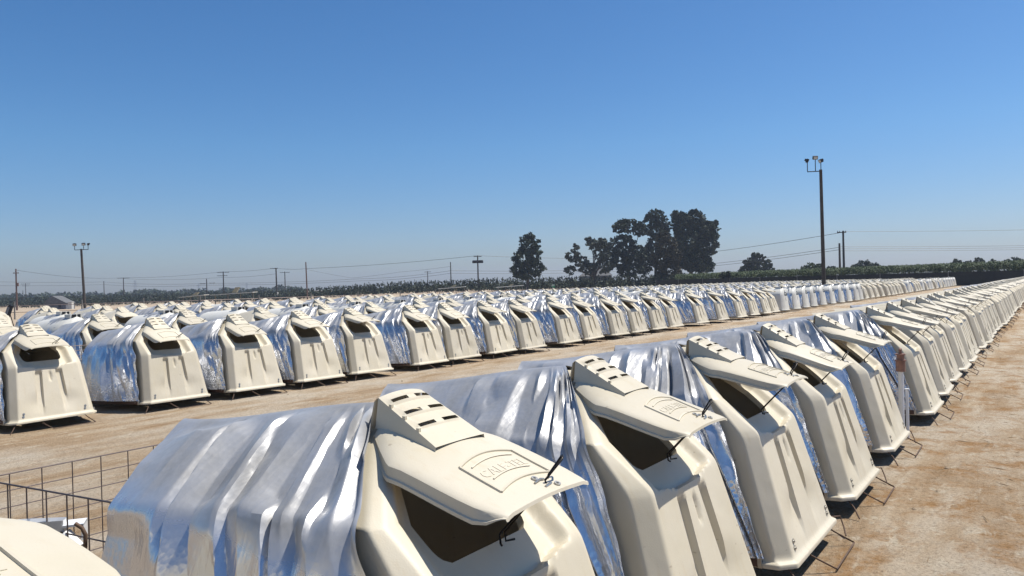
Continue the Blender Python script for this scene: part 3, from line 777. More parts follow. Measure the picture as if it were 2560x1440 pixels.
# ------------------------------------------------------------------ silver foil covers
def foil_mesh(seed, ny, nw, dome=False, amp=1.0, tight=True):
    """sheet laid over the ridge; grid columns run along the pleats, which fan from the ridge tie and gather at the rear foot"""
    rnd = random.Random(seed)
    # irregular pleats: straight crease lines with flat facets between them, their heights changing down the sheet
    kn = [-0.02]
    while kn[-1] < 1.03:
        c = kn[-1]; kn.append(c+rnd.choice((0.28, 0.4, 0.6, 0.8, 1.1, 1.9))*lerp(0.014, 0.085, min(1, max(0, c))**0.7)*rnd.uniform(0.7, 1.3))
    lv = [0.0, 0.14, 0.34, 0.56, 0.66, 0.82, 1.02, 1.24, 1.42, 1.60]
    H = {}
    for sx in (-1, 1):
        rowsH = []; sg = 1
        for k, c in enumerate(kn):
            gap = (kn[min(k+1, len(kn)-1)]-kn[max(0, k-1)])*0.9; a = min(lerp(0.044, 0.034, min(1, max(0, c))), 0.012+0.50*gap); sg = -sg if rnd.random() < 0.8 else sg
            hold = rnd.uniform(0.3, 1.0)*sg
            col_ = []
            for l in range(len(lv)):
                if rnd.random() < 0.45: hold = rnd.uniform(0.2, 1.0)*rnd.choice((sg, sg, -sg))
                col_.append(a*(hold+rnd.uniform(-0.15, 0.15))*(1.0, 1.0, 1.0, 0.9, 0.9, 1.0, 1.0, 1.0, 0.9, 0.6)[l])
            rowsH.append(col_)
        H[sx] = rowsH
    jit = [rnd.uniform(-0.07, 0.07) for _ in kn]
    sl_ = [0.09*math.sin(c*9+seed)+rnd.uniform(-0.010, 0.016) for c in kn]
    def crumple(sx, s, wd):
        k = 0
        pos = lambda q: kn[q]+sl_[q]*min(wd, 0.9)*kn[q]
        while k < len(kn)-2 and pos(k+1) < s: k += 1
        t = min(1, max(0, (s-pos(k))/max(1e-4, pos(k+1)-pos(k))))
        hs = []
        for q in (k, k+1):
            w = wd+jit[q]*(1 if 0.05 < wd < 1.5 else 0); l = 0
            while l < len(lv)-2 and lv[l+1] < w: l += 1
            hs.append(lerp(H[sx][q][l], H[sx][q][l+1], min(1, max(0, (w-lv[l])/(lv[l+1]-lv[l])))))
        return lerp(hs[0], hs[1], t)
    ZR, ZE = (1.27, 0.86) if dome else (Z_RIDGE+0.012, Z_EAVE+0.01)
    XE, XB = (0.475, 0.70) if dome else (0.492, 0.70 if tight else 0.73)
    RO = 0.58 if not dome else 0.68
    WL = 0.98 if not dome else 0.84
    tot = RO+WL
    def base0(wd, y):
        if wd <= RO:
            q = wd/RO; x = XE*q
            z = (roof_z(x)+0.014) if not dome else lerp(ZR, ZE, q**1.6)
        else:
            q = (wd-RO)/WL; x = lerp(XE, lerp(0.600, XB, sstep(0.0, 0.35, (y-0.15)/2.0)), q**0.85); z = lerp(ZE, 0.055, q)
        return x, z*(1-0.080*sstep(0.85, 2.3, y))
    def base(wd, y):
        k = 0.022*min(1, abs(wd)/0.1)*min(1, max(0.0, tot-wd)/0.1)
        p = [base0(wd+o*k, y) for o in (-1, -0.5, 0, 0.5, 1)]
        x, z = sum(q[0] for q in p)/5, sum(q[1] for q in p)/5
        t = sstep(RO-0.08, RO+0.08, wd); u = min(1, wd/RO)
        return x, z+0.006, lerp(lerp(0.05, 0.55, u), 0.97, t), lerp(lerp(1, 0.83, u), 0.22, t)
    def vert(sx, wd, s):
        yr = interp(wd, [0, RO, RO+0.25*WL, tot], ([0.95, 0.52, 0.34, 0.15] if sx < 0 else [0.95, 0.74, 0.62, 0.35]) if tight else [0.95, 0.53, 0.40, 0.16]) if not dome else interp(wd, [0, RO, tot], [0.40, 0.30, 0.22])
        yf = interp(wd, [0, RO, tot], [2.37, 2.10, 2.03] if not dome else [2.14, 2.14, 2.12])+0.03*noise.noise(Vector((wd*3, seed, 0)))
        g = interp(wd, [0, RO*0.5, RO, RO+0.3*WL, tot], [1.55, 1.22, 1.0, 1.05, 1.55])
        y = lerp(yr, yf, s**g)
        x, z, nx, nz = base(wd, y)
        wn = noise.noise(Vector((s*5, wd*1.6, seed*3.1+sx)))
        ridge = sstep(0.02, 0.20, wd)
        d = 0.0
        d += crumple(sx, s, wd)*ridge
        d += 0.016*wn*ridge+0.003*noise.noise(Vector((s*14, wd*3, seed+7)))*ridge
        qq = max(0.0, (wd-RO)/WL)
        # slack swags between the pleats just below the eave
        d += 0.020*math.sin(math.pi*min(1, qq*1.1))*(0.5+0.9*noise.noise(Vector((s*4.5, 3+sx, seed))))
        d += 0.006*noise.noise(Vector((y*17, wd*13, seed+2)))*sstep(0.30, 0.8, qq)
        d += 0.018*ridge+0.006
        d *= amp*lerp(0.35, 1.0, sstep(0.0, 0.10, s)) if wd > RO*0.6 else amp
        d = max(0.002, d)
        rim = math.exp(-s/0.03)
        d += rim*0.022*(0.5+0.5*math.sin(wd*23+seed))*sstep(0.05, 0.3, wd)
        return tilt(sx*(x+nx*d), y, z+nz*d)
    ws = [tot*(i/nw) for i in range(nw+1)]
    cols = [(-1, wd) for wd in reversed(ws[1:])]+[(1, wd) for wd in ws]
    mb = MB(); vs = []
    for i in range(ny+1):
        for sx, wd in cols: vs.append(vert(sx, wd, i/ny))
    n = len(cols)
    mb.add(vs, [(r*n+i, (r+1)*n+i, (r+1)*n+i+1, r*n+i+1) for r in range(ny) for i in range(n-1)])
    front = vs[-n:]; fold = []
    for k in (1, 2):
        for j, p in enumerate(front):
            u = j/(n-1)*2-1
            fold.append((p[0]*(1-0.10*k), p[1]+0.02*k+0.015*math.sin(j*0.9+seed), p[2]-(0.11*k)*(1-abs(u)**3) if p[2] > 0.3 else p[2]))
    mb.add(front+fold, [(r*n+i, (r+1)*n+i, (r+1)*n+i+1, r*n+i+1) for r in range(2) for i in range(n-1)])
    me = mb.mesh('foil_sheet', M_FOIL)
    bm = bmesh.new(); bm.from_mesh(me); bmesh.ops.remove_doubles(bm, verts=bm.verts, dist=1e-5); bmesh.ops.recalc_face_normals(bm, faces=bm.faces); bm.to_mesh(me); bm.free()
    me.polygons.foreach_set('use_smooth', [True]*len(me.polygons)); me.set_sharp_from_angle(angle=math.radians(24))
    return me
def batten_mesh(s):
    mb = MB(); h = []
    a, b = Vector(tilt(s*0.60, 0.20, 0.040)), Vector(tilt(s*0.715, 2.03, 0.040))
    d = (b-a).normalized(); rot = d.to_track_quat('Y', 'Z').to_matrix()
    mb.box((a+b)/2, (0.03, (b-a).length, 0.06), 0, rot)
    mb.box(a-d*0.012, (0.036, 0.024, 0.075), 1, rot)
    mb.tube([a+d*0.06+Vector((s*0.012, 0, 0)), a+d*0.06+Vector((s*0.024, 0, 0))], 0.008, 8, 1)
    return mb.mesh('hem_batten', [M_BATTEN, M_BOLT])
ME['bat_a'] = batten_mesh(-1); ME['bat_b'] = batten_mesh(1)
FOIL_HI = [foil_mesh(12+i*7, 250, 100, tight=False, amp=1.1) for i in range(4)]
FOIL_MID = [foil_mesh(101+i*5, 72, 36) for i in range(6)]
FOIL_LOW = [foil_mesh(201+i*5, 26, 16, amp=1.2) for i in range(4)]
FOIL_DOME = [foil_mesh(301+i*5, 26, 16, dome=True) for i in range(3)]
def cover(me, x, y, rz, label, group, with_batten, sc=1.0):
    if with_batten:
        t = link('foil_cover', None); link('foil_sheet', me, t); link('hem_batten', ME['bat_a'], t); link('hem_batten', ME['bat_b'], t)
    else: t = link('foil_cover', me)
    t.location = (x, y, 0); t.rotation_euler = (0, 0, rz); t.scale = (1, sc, 1)
    return tag(t, label, 'cover', group)

# ------------------------------------------------------------------ setting: ground
def build_ground():
    mb = MB(); R = random.Random(4)
    # one sheet: fine near the camera, coarse to the horizon
    def axis(lo, hi, fine_lo, fine_hi, st, cap):
        a = []; v = fine_lo
        while v < fine_hi: a.append(v); v += st
        s = st
        while v < hi: a.append(v); s = min(s*1.3, cap if v < 700 else 1e9); v += s
        a.append(hi); v = fine_lo; s = st; pre = []
        while True:
            s *= 1.35; v -= s
            if v < lo: break
            pre.append(v)
        pre.append(lo); return pre[::-1]+a
    xs = axis(-900, 3600, -3, 46, 0.24, 12); ys = axis(-1500, 3600, -14, 12.5, 0.24, 12)
    vs = []
    for y in ys:
        for x in xs:
            far = 1/(1+((x-15)/60)**2+((y)/40)**2)
            z = 0.014*noise.noise(Vector((x*0.9, y*0.9, 0)))+0.012*noise.noise(Vector((x*0.35, y*2.3, 4)))+0.008*noise.noise(Vector((x*3, y*3, 1)))
            vs.append((x, y, z*far-0.012+gz(x, y)))
    n = len(xs)
    mb.add(vs, [(r*n+i, r*n+i+1, (r+1)*n+i+1, (r+1)*n+i) for r in range(len(ys)-1) for i in range(n-1)])
    o = mb.build('ground', M_GROUND, None, 180); tag(o, 'pale dry dirt ground of the hutch yard', None, kind='structure')
build_ground()
def build_clods():
    R = random.Random(9); mb = MB()
    for k in range(1500):
        if R.random() < 0.75: x, y = R.uniform(2, 30), R.uniform(-9, 1.0)
        else: x, y = R.uniform(0.5, 30), R.uniform(5.0, 11.5)
        r = 0.006+0.022*R.random()**5
        vs = [];
        for (a, b, c) in ((1, 0, 0), (-1, 0, 0), (0, 1, 0), (0, -1, 0), (0, 0, 1), (0, 0, -.5)):
            vs.append((x+a*r*R.uniform(.7, 1.3), y+b*r*R.uniform(.7, 1.3), c*r*R.uniform(.5, 1)-0.004))
        mb.add(vs, [(0, 2, 4), (2, 1, 4), (1, 3, 4), (3, 0, 4), (2, 0, 5), (1, 2, 5), (3, 1, 5), (0, 3, 5)])
    o = mb.build('gravel', flat('clod', (0.33, 0.25, 0.165), 0.95, 0, 0.4, 2.0)); tag(o, 'small dirt clods and pebbles scattered over the dry ground', 'gravel', kind='stuff')
    mb = MB()
    for k in range(1400):
        cx, cy = R.choice(((9, -1.2), (7.5, -2.4), (12, -1.5), (16, -2), (6, -3.6), (22, -2.4)))
        x, y = R.gauss(cx, 1.6), R.gauss(cy, 1.0)
        if y > 1.05: continue
        a = R.uniform(0, 6.28); l = R.uniform(0.02, 0.09); d = Vector((math.cos(a), math.sin(a), 0)); nn = Vector((-d.y, d.x, 0))*0.0022
        p = Vector((x, y, 0.004)); 
        mb.add([p-d*l+nn, p-d*l-nn, p+d*l-nn+Vector((0, 0, .008)), p+d*l+nn+Vector((0, 0, .008)), p+Vector((0, 0, 0.010))], [(0, 1, 4), (1, 2, 4), (2, 3, 4), (3, 0, 4)])
    o = mb.build('straw_litter', flat('straw', (0.26, 0.18, 0.09), 0.9, 0, 0.4, 3)); tag(o, 'bits of straw littering the dry dirt beside the near row', 'litter', kind='stuff')
build_clods()

# ------------------------------------------------------------------ rows of hutches
rnd = random.Random(77)
HGRP = 'calf hutches standing in long rows'
FGRP = 'silver foil sheets draped over the hutches'
HUT = []   # records
Y1, Y2 = 1.308, 11.80
r1 = [-0.16, 1.57, 3.05, 4.64, 6.33, 8.29, 10.75, 12.55, 14.2]
while r1[-1] < 86: r1.append(r1[-1]+rnd.uniform(1.5, 1.78))
r2 = [2.45, 4.37, 6.30, 7.82, 9.31, 10.67, 12.54, 13.84, 15.51, 16.86, 18.91, 20.53, 22.21, 23.73, 25.39, 26.92, 29.51, 32.0, 34.4, 36.4, 38.4, 39.9]
while r2[-1] < 138: r2.append(r2[-1]+rnd.uniform(1.9, 2.5))
protoF, protoM, protoL, protoD = hutch_full(), hutch_mid(), hutch_low(), dome_low()
ROWN = {1: 'the nearest row', 2: 'the second row', 3: 'the third row', 4: 'the fourth row', 5: 'the fifth row'}
def words(label):
    assert 4 <= len(label.split()) <= 16, label
    return label
n_h = n_c = 0
def place(proto, x, y, rz, label, mesh=None):
    global n_h
    o = copy_tree(proto) if proto is not None else link('calf_hutch', mesh)
    o.location = (x+0.6, y, 0); o.rotation_euler = (0, 0, rz)
    tag(o, words(label), 'calf hutch', HGRP); n_h += 1
    return o
for i, x in enumerate(r1):
    rz = rnd.gauss(0, 0.010) if i > 5 else rnd.gauss(0, 0.004); dy = rnd.gauss(0, 0.03) if i > 4 else 0
    cov = 1 <= i <= 6 or (i > 8 and rnd.random() < 0.14)
    near = i <= 8
    lab = {0: 'cropped cream calf hutch at the lower left corner, nearest of all',
           1: 'cream calf hutch with big embossed lid in the foreground, beside the wire pen'}.get(i)
    if i == 6: lab = 'cream calf hutch with propped lid standing just behind the white standpipe'
    if lab is None:
        lab = 'cream calf hutch with propped lid, %s from left in the nearest row' % ordinal(i+1)
    o = place(protoF if i <= 16 else protoL, x, Y1+dy, rz, lab)
    open_lid(o, math.radians(10.5) if i == 0 else math.radians(rnd.uniform(-3, 5.0)) if i > 2 else 0)
    if i == 0:
        o.location.z = 0.07
        for ch in o.children_recursive:
            if ch.name.startswith(('latch_loop', 'catch_plate')): bpy.data.objects.remove(ch)
    if cov:
        me = FOIL_HI[(i-1) % 4] if i <= 6 else FOIL_LOW[i % 4]
        cl = {1: 'large creased silver foil sheet over the embossed-lid hutch in the foreground', 6: 'blue-reflecting silver foil sheet on the hutch behind the white standpipe'}.get(i)
        cover(me, x+0.6, Y1+dy, rz, words(cl or 'creased silver foil sheet over the %s hutch from left, nearest row' % ordinal(i+1)), FGRP, i <= 8); n_c += 1
for i, x in enumerate(r2):
    rz = rnd.gauss(0, 0.014); dy = rnd.gauss(0, 0.05)
    white = 41.0 < x < 63 or (x > 80 and rnd.random() < 0.35)
    cov = x < 41 or (white and rnd.random() < 0.85) or (not white and rnd.random() < 0.3)
    if white: lab = 'white domed calf hutch with arched vents, %s from left in the second row' % ordinal(i+1); pr = protoD
    else: lab = 'cream calf hutch with raised lid, %s from left in the second row' % ordinal(i+1); pr = protoM if i < 22 else protoL
    o = place(pr, x, Y2+dy, rz, lab)
    open_lid(o, math.radians(rnd.uniform(-5, 4)))
    o.rotation_euler.x = rnd.gauss(0, 0.006); o.rotation_euler.y = rnd.gauss(0, 0.008)
    if cov:
        me = FOIL_DOME[i % 3] if white else (FOIL_MID[i % 6] if i < 22 else FOIL_LOW[i % 4])
        cover(me, x+0.6, Y2+dy, rz, words('shiny silver foil sheet over the %s hutch from left, second row' % ordinal(i+1)), FGRP, i < 12); n_c += 1
def far_row(k, y, step, kind):
    x = 0.364*y-1.2+rnd.uniform(0, 1); out = []
    while x < 128:
        out.append((x, y+rnd.gauss(0, 0.08), rnd.gauss(0, 0.02)))
        x += rnd.uniform(step*0.9, step*1.12)
    return out
rows = {3: far_row(3, 16.3, 2.02, 'a'), 4: far_row(4, 20.4, 2.25, 'd'), 5: far_row(5, 24.5, 2.05, 'a'), 6: far_row(6, 28.4, 2.05, 'a'), 7: far_row(7, 32.2, 2.05, 'a'), 8: far_row(8, 36.0, 2.05, 'a')}
sh = MB(); sc_ = MB()
def append_mesh(mb, me, loc, rz, cat):
    M = Matrix.Translation(loc) @ Matrix.Rotation(rz, 4, 'Z')
    cat.append((me, M))
stuffH, stuffC = [], []
for k in (3, 4, 5, 6, 7, 8):
    for i, (x, y, rz) in enumerate(rows[k]):
        dome = (k == 4 and x < 70 and rnd.random() < 0.85) or (k != 4 and rnd.random() < 0.07)
        cov = rnd.random() < (0.86 if x < 75 else 0.45)
        cme = FOIL_DOME[i % 3] if dome else (FOIL_MID[i % 6] if k == 3 and i < 12 else FOIL_LOW[i % 4])
        if n_h < 298 and k <= 5:
            if k == 3:
                lab = ('white domed hutch, %s from left in the third row' if dome else 'small cream hutch with raised lid, %s from left in the third row') % ordinal(i+1)
            else:
                lab = 'distant white domed hutch with a boxed ridge vent in the %s row back' % ordinal(k) if dome else 'distant cream hutch with a dark open rear in the %s row back' % ordinal(k)
            if k == 3: place(protoD if dome else (protoM if i < 14 else protoL), x, y, rz, lab)
            elif k == 4 and i < 20: place(protoD if dome else protoL, x, y, rz, lab)
            else: place(None, x, y, rz, lab, ME['dome_far'] if dome else ME['far'])
        else:
            stuffH.append((ME['dome_far'] if dome else ME['far'], Matrix.Translation((x+0.6, y, 0)) @ Matrix.Rotation(rz, 4, 'Z')))
        if cov:
            if n_c < 296 and k <= 5:
                if k == 3: cl = 'glinting silver foil sheet over the %s hutch from left, third row' % ordinal(i+1)
                else: cl = 'distant silver foil sheet over a hutch in the %s row back' % ordinal(k)
                cover(cme, x+0.6, y, rz, words(cl), FGRP, False); n_c += 1
            else: stuffC.append((FOIL_LOW[i % 4] if not dome else FOIL_DOME[i % 3], Matrix.Translation((x+0.6, y, 0)) @ Matrix.Rotation(rz, 4, 'Z')))
def bake(name, items, mats_from):
    bm = bmesh.new(); mats = []
    for me, M in items:
        for m in me.materials:
            if m not in mats: mats.append(m)
        v0 = len(bm.verts); f0 = len(bm.faces)
        bm.from_mesh(me); bm.verts.ensure_lookup_table(); bm.faces.ensure_lookup_table()
        for v in bm.verts[v0:]: v.co = M @ v.co
        for f in bm.faces[f0:]: f.material_index = mats.index(me.materials[f.material_index])
    out = bpy.data.meshes.new(name); bm.to_mesh(out); bm.free()
    for m in mats: out.materials.append(m)
    return link(name, out)
tag(bake('distant_hutches', stuffH, None), 'far-off mass of cream hutches merging below the orchard line', 'calf hutches', kind='stuff')
tag(bake('distant_foil_covers', stuffC, None), 'far-off glinting foil sheets among the most distant hutches', 'covers', kind='stuff')
for p in (protoF, protoM, protoL, protoD): purge(p)

# ------------------------------------------------------------------ wire pens at the hutch fronts
def grid_panel(mb, a, b, z0, z1, nz, step, r):
    a, b = Vector(a), Vector(b); L = (b-a).length; d = (b-a)/L; n = max(1, round(L/step))
    for i in range(n+1):
        p = a+d*(L*i/n); mb.tube([p+Vector((0, 0, z0)), p+Vector((0, 0, z1))], r, 6)
    for k in range(nz+1):
        z = lerp(z0, z1, k/nz); mb.tube([a+Vector((0, 0, z)), b+Vector((0, 0, z))], r*(1.3 if k == nz else 1), 6)
def pen(x, y, label, det=True, near=False):
    t = thing('wire_pen', words(label), 'pen', (x+0.6, y+2.18, 0), 0, 'wire pens at the hutch fronts')
    r = 0.0030 if det else 0.005
    m = MB(); grid_panel(m, (-0.72, 1.10, 0), (0.72, 1.10, 0), 0.05, 0.95, 10, 0.155, r); m.build('front_panel', M_WIRE, t)
    m = MB(); grid_panel(m, (-0.56, -0.20, 0) if near else (-0.70, 0.02, 0), (-0.74, 1.08, 0), 0.05, 0.97, 5, 0.155, r*1.15); m.build('side_panel', M_WIRE, t)
    m = MB(); grid_panel(m, (0.70, 0.02, 0), (0.74, 1.08, 0), 0.05, 0.98, 5, 0.155, r*1.15); m.build('side_panel', M_WIRE, t)
    return t
pen(r1[0]-0.02, Y1-0.15, 'wire pen in the lower left, in front of the cropped corner hutch')
pen(r1[1]+0.08, Y1, 'wire pen seen through at left, joined to the big foil-covered hutch', True, True)
for i in (2, 3): pen(r1[i], Y1, 'wire pen hidden behind the %s hutch from left, nearest row' % ordinal(i+1))
for i in (1, 2, 3): pen(r2[i], Y2, 'dark wire pen behind the %s hutch from left, second row' % ordinal(i+1), False)
for i in (6, 13): pen(rows[3][i][0], rows[3][i][1], 'distant wire pen behind the %s hutch from left, third row' % ordinal(i+1), False)

# white feed trough and bottle holder hung in the near pen, bent rod beside it
def feeder():
    p = at(115, 1318, 3.55)
    t = thing('feed_trough', 'white plastic feed trough hung inside the near wire pen', 'trough', (p.x, p.y, 0))
    z = p.z
    m = MB()
    prof = [(-0.07, 0.05), (-0.03, -0.05), (0.04, -0.06), (0.07, 0.035)]
    vs = []
    for s, k in ((-0.13, 1.0), (0.08, 0.7)):
        for y, zz in prof: vs.append((s, y*k, z+zz*k))
    m.add(vs, [(0, 1, 5, 4), (1, 2, 6, 5), (2, 3, 7, 6), (0, 3, 2, 1), (4, 5, 6, 7)])
    m.build('tray', M_PVC, t)
    m = MB(); m.box((0.12, 0.0, z+0.005), (0.09, 0.10, 0.010)); m.box((0.16, 0.0, z-0.03), (0.010, 0.10, 0.075)); m.build('bracket', M_PVC, t)
    m = MB(); m.tube([(0.08, -0.03, z-0.04), (0.12, -0.05, z-0.075), (0.15, -0.07, z-0.10)], 0.036, 14, r2=0.026); m.build('bottle', M_PVC, t, 50)
    t.rotation_euler = (0, 0, -0.6)
    q = at(205, 1320, 3.35)
    m = MB(); m.tube([q+CR*-0.03+Vector((0, 0, 0.02)), q+CR*0.0, q+CR*0.015-Vector((0, 0, 0.03)), q+CR*0.012-Vector((0, 0, 0.09)), q+CR*-0.005-Vector((0, 0, 0.11)), q+CR*0.02-Vector((0, 0, 0.13))], 0.009, 8)
    o = m.build('hook_rod', M_RUST, None, 60); tag(o, 'dark bent steel hook hanging on the near wire pen', 'hook')
feeder()

# standpipe with valve
def standpipe():
    p = Vector((9.72, 1.44, 0))
    t = thing('standpipe', 'white water standpipe with a brown valve on top beside the near row', 'standpipe', p)
    m = MB(); m.tube([(0, 0, 0), (0, 0, 0.80)], 0.030, 14); m.build('pipe', M_PVC, t, 50)
    m = MB(); m.tube([(0.075, -0.05, 0), (0.075, -0.05, 0.46), (0.075, -0.05, 0.56)], 0.018, 10); m.tube([(0.075, -0.05, 0.56), (0.075, -0.05, 0.575)], 0.026, 10); m.build('side_pipe', M_PVC, t, 50)
    m = MB(); m.tube([(0, 0, 0.78), (0, 0, 0.90)], 0.052, 14); m.tube([(0, 0, 0.90), (0, 0, 0.915)], 0.062, 14); m.tube([(0, 0, 0.915), (0, 0, 0.97)], 0.042, 14)
    m.tube([(0, 0, 0.97), (0, 0, 0.985)], 0.055, 14); m.tube([(0, 0, 0.985), (0, 0, 1.04)], 0.018, 8); m.build('valve', M_VALVE, t, 45)
    m = MB(); m.tube([(-0.05, 0, 1.035), (0.05, 0, 1.04)], 0.010, 8); m.build('valve_handle', M_VALVE, t, 50)
standpipe()

# ------------------------------------------------------------------ poles and wires
def floodlight_pole(px, top, D, r, lean, label, rz, arms, base_block):
    g = ground_at(px, D); H = at(px, top, D).z-g.z
    t = thing('floodlight_pole', words(label), 'light pole', g)
    tl = Vector((math.sin(lean)*CR.x, math.sin(lean)*CR.y, math.cos(lean)))
    right = Vector((CR.x, CR.y, 0)).normalized(); fwd = Vector((CF.x, CF.y, 0)).normalized()
    P = lambda h: tl*h
    m = MB(); m.tube([P(0), P(H*0.5), P(H)], r, 14, r2=r*0.72); m.build('pole', M_WOODPOLE, t, 50)
    if base_block:
        m = MB(); m.tube([P(-0.2), P(1.15)], r*1.9, 16); m.build('base_block', M_CONC, t, 50)
    m = MB(); m.tube([P(H-0.15)-right*arms[0], P(H-0.12)+right*arms[1]], r*0.24, 6); m.build('crossarm', M_DARK, t, 50)
    for k, (dx, h, yaw) in enumerate(arms[2]):
        b = P(H-0.14)+right*dx; c = b+Vector((0, 0, h))
        a = MB(); a.tube([b, c], r*0.20, 6); ao = a.build('lamp_arm', M_DARK, t, 50)
        d = (fwd*-math.cos(yaw)+right*math.sin(yaw)); q = (d*0.8-Vector((0, 0, 0.35))).normalized().to_track_quat('-Y', 'Z').to_matrix()
        s = r/0.16*0.72
        lm = MB(); lm.box(c+Vector((0, 0, 0.16*s)), (0.50*s, 0.26*s, 0.36*s), 0, q); lm.box(c+Vector((0, 0, 0.16*s))+q @ Vector((0, -0.135*s, 0)), (0.40*s, 0.02*s, 0.27*s), 1, q)
        lm.box(c+Vector((0, 0, 0.19*s))+q @ Vector((0, 0.20*s, 0)), (0.20*s, 0.16*s, 0.22*s), 0, q); lm.build('floodlight', [M_DARK, M_GLASS], t)
floodlight_pole(2060, 424, 60, 0.165, -0.004, 'tall dark wooden pole with three floodlights standing in the hutch rows', 0, (1.06, 0.12, [(-1.06, 0.75, 1.3), (-0.42, 0.98, 0.0), (0.02, 0.72, -1.4)]), True)
floodlight_pole(211, 622, 125, 0.23, -0.035, 'grey leaning floodlight pole at far left with three lamps', 0, (1.1, 1.2, [(-1.1, 0.7, 0.3), (0.4, 0.75, 0.2), (1.15, 0.7, -1.0)]), False)
def utility_pole(px, top, D, r, label, arms, mat=None, lean=0.0, extra=None):
    g = ground_at(px, D); H = at(px, top, D).z-g.z
    t = thing('utility_pole', words(label), 'utility pole', g, 0, 'wooden utility poles across the fields')
    right = Vector((CR.x, CR.y, 0)).normalized()
    tl = Vector((math.sin(lean)*right.x, math.sin(lean)*right.y, math.cos(lean)))
    m = MB(); m.tube([tl*0, tl*H], r, 8, r2=r*0.7); m.build('pole', mat or M_WOODPOLE, t, 50)
    for (h, hw, off) in arms:
        c = tl*(H-h)+right*off
        m = MB(); rt = Matrix.Rotation(math.atan2(right.y, right.x), 3, 'Z'); m.box(c, (2*hw, 0.16, 0.18), 0, rt); co = m.build('crossarm', mat or M_WOODPOLE, t)
        for s in (-0.9, -0.45, 0.45, 0.9):
            m = MB(); q = c+right*hw*s; m.tube([q, q+Vector((0, 0, 0.32))], 0.07, 6); m.build('insulator', M_INSULATOR, co)
    if extra: extra(t, right, tl, H)
    return g+tl*H
def transformer(h, mat=M_GALV):
    def f(t, right, tl, H):
        m = MB(); m.tube([tl*(H-h)+right*0.45, tl*(H-h-1.1)+right*0.45], 0.32, 10); m.build('transformer', mat, t, 50)
    return f
def lamps(t, right, tl, H):
    for s in (-1.2, -0.6, 0.6, 1.2):
        m = MB(); m.box(tl*(H-1.9)+right*s, (0.7, 0.7, 0.8)); m.build('floodlight', M_DARK, t)
    m = MB(); m.tube([tl*(H-1.5)-right*1.5, tl*(H-1.5)+right*1.5], 0.09, 6); m.build('lamp_bar', M_DARK, t)
def whitebox(t, right, tl, H):
    m = MB(); m.box(tl*2.6+right*0.2-CF*0.25, (0.9, 0.5, 1.1)); m.build('meter_box', M_WALLPALE, t)
TOP = {}
TOP['a'] = utility_pole(41, 672, 240, 0.30, 'thick brown utility pole at the far left edge', [(1.4, 0.9, 0)], M_BROWNPOLE, 0, transformer(4.5, M_BROWNPOLE))
TOP['b'] = utility_pole(64, 708, 420, 0.22, 'thin far pole with a crossarm right of the thick brown pole', [(0.5, 2.6, 0), (1.5, 1.8, 0)])
TOP['b2'] = utility_pole(57, 726, 380, 0.18, 'short bare pole stub next to the brown pole', [])
TOP['c'] = utility_pole(260, 703, 400, 0.26, 'bare thin pole right of the leaning floodlight pole', [])
TOP['d'] = utility_pole(309, 694, 400, 0.30, 'utility pole with one wide crossarm above the barn side orchard', [(0.3, 3.2, 0)])
TOP['e'] = utility_pole(517, 697, 330, 0.28, 'utility pole with side brackets left of the double crossarm pole', [(2.2, 1.2, -1.8), (2.0, 1.1, 2.4)])
TOP['f'] = utility_pole(559, 679, 330, 0.30, 'utility pole carrying two stacked crossarms in the left half', [(0.4, 2.6, 0), (1.8, 2.2, -0.4)])
TOP['g'] = utility_pole(692, 670, 290, 0.34, 'dark utility pole with a white box near its foot', [(0.2, 1.5, -0.8)], None, -0.01, whitebox)
TOP['h'] = utility_pole(713, 679, 340, 0.26, 'T-shaped utility pole right behind the white box pole', [(0.4, 2.2, 0)])
TOP['i'] = utility_pole(768, 655, 250, 0.26, 'tall bare brown pole without crossarm, centre left', [], M_BROWNPOLE, -0.02)
TOP['j'] = utility_pole(1070, 678, 380, 0.26, 'thin distant pole left of the tall centre pole', [(0.4, 1.6, 0)])
TOP['k'] = utility_pole(1128, 655, 260, 0.22, 'slim bare centre pole left of the pole with lamps', [])
TOP['l'] = utility_pole(1196, 639, 230, 0.26, 'centre pole with a crossarm and a cluster of dark lamps', [(0.3, 1.2, 0)], None, 0, lamps)
TOP['m'] = utility_pole(2111, 577, 150, 0.26, 'tall utility pole with small crossarm beside the right floodlight pole', [(0.3, 0.9, -0.3)])
TOP['n'] = utility_pole(2101, 608, 165, 0.28, 'shorter bare pole just left of the tall right utility pole', [])
def lattice_tower(px, top, D, label):
    g = ground_at(px, D); H = at(px, top, D).z-g.z
    t = thing('lattice_tower', words(label), 'pylon', g, 0, 'far transmission towers')
    m = MB(); w0, w1 = H*0.10, H*0.02
    right = Vector((CR.x, CR.y, 0)).normalized(); fw = Vector((CF.x, CF.y, 0)).normalized()
    cor = lambda h, i: right*((-1 if i in (0, 3) else 1)*lerp(w0, w1, h))+fw*((-1 if i < 2 else 1)*lerp(w0, w1, h))+Vector((0, 0, H*h))
    for i in range(4):
        m.tube([cor(0, i), cor(1, i)], 0.16, 4)
        for k in range(6): m.tube([cor(k/6, i), cor((k+1)/6, (i+1) % 4)], 0.10, 4)
    m.build('mast', M_GALV, t)
    m = MB()
    for h, wv in ((0.72, 0.20), (0.84, 0.17), (0.95, 0.12)): m.tube([right*(-H*wv)+Vector((0, 0, H*h)), right*(H*wv)+Vector((0, 0, H*h))], 0.2, 4)
    m.build('cross_arms', M_GALV, t)
lattice_tower(338, 701, 1500, 'faint lattice tower above the orchard, leftmost of three pylons')
lattice_tower(497, 710, 1700, 'faint lattice tower left of the bracketed pole, middle of three pylons')
lattice_tower(617, 708, 1700, 'faint lattice tower right of the double crossarm pole, last of three pylons')
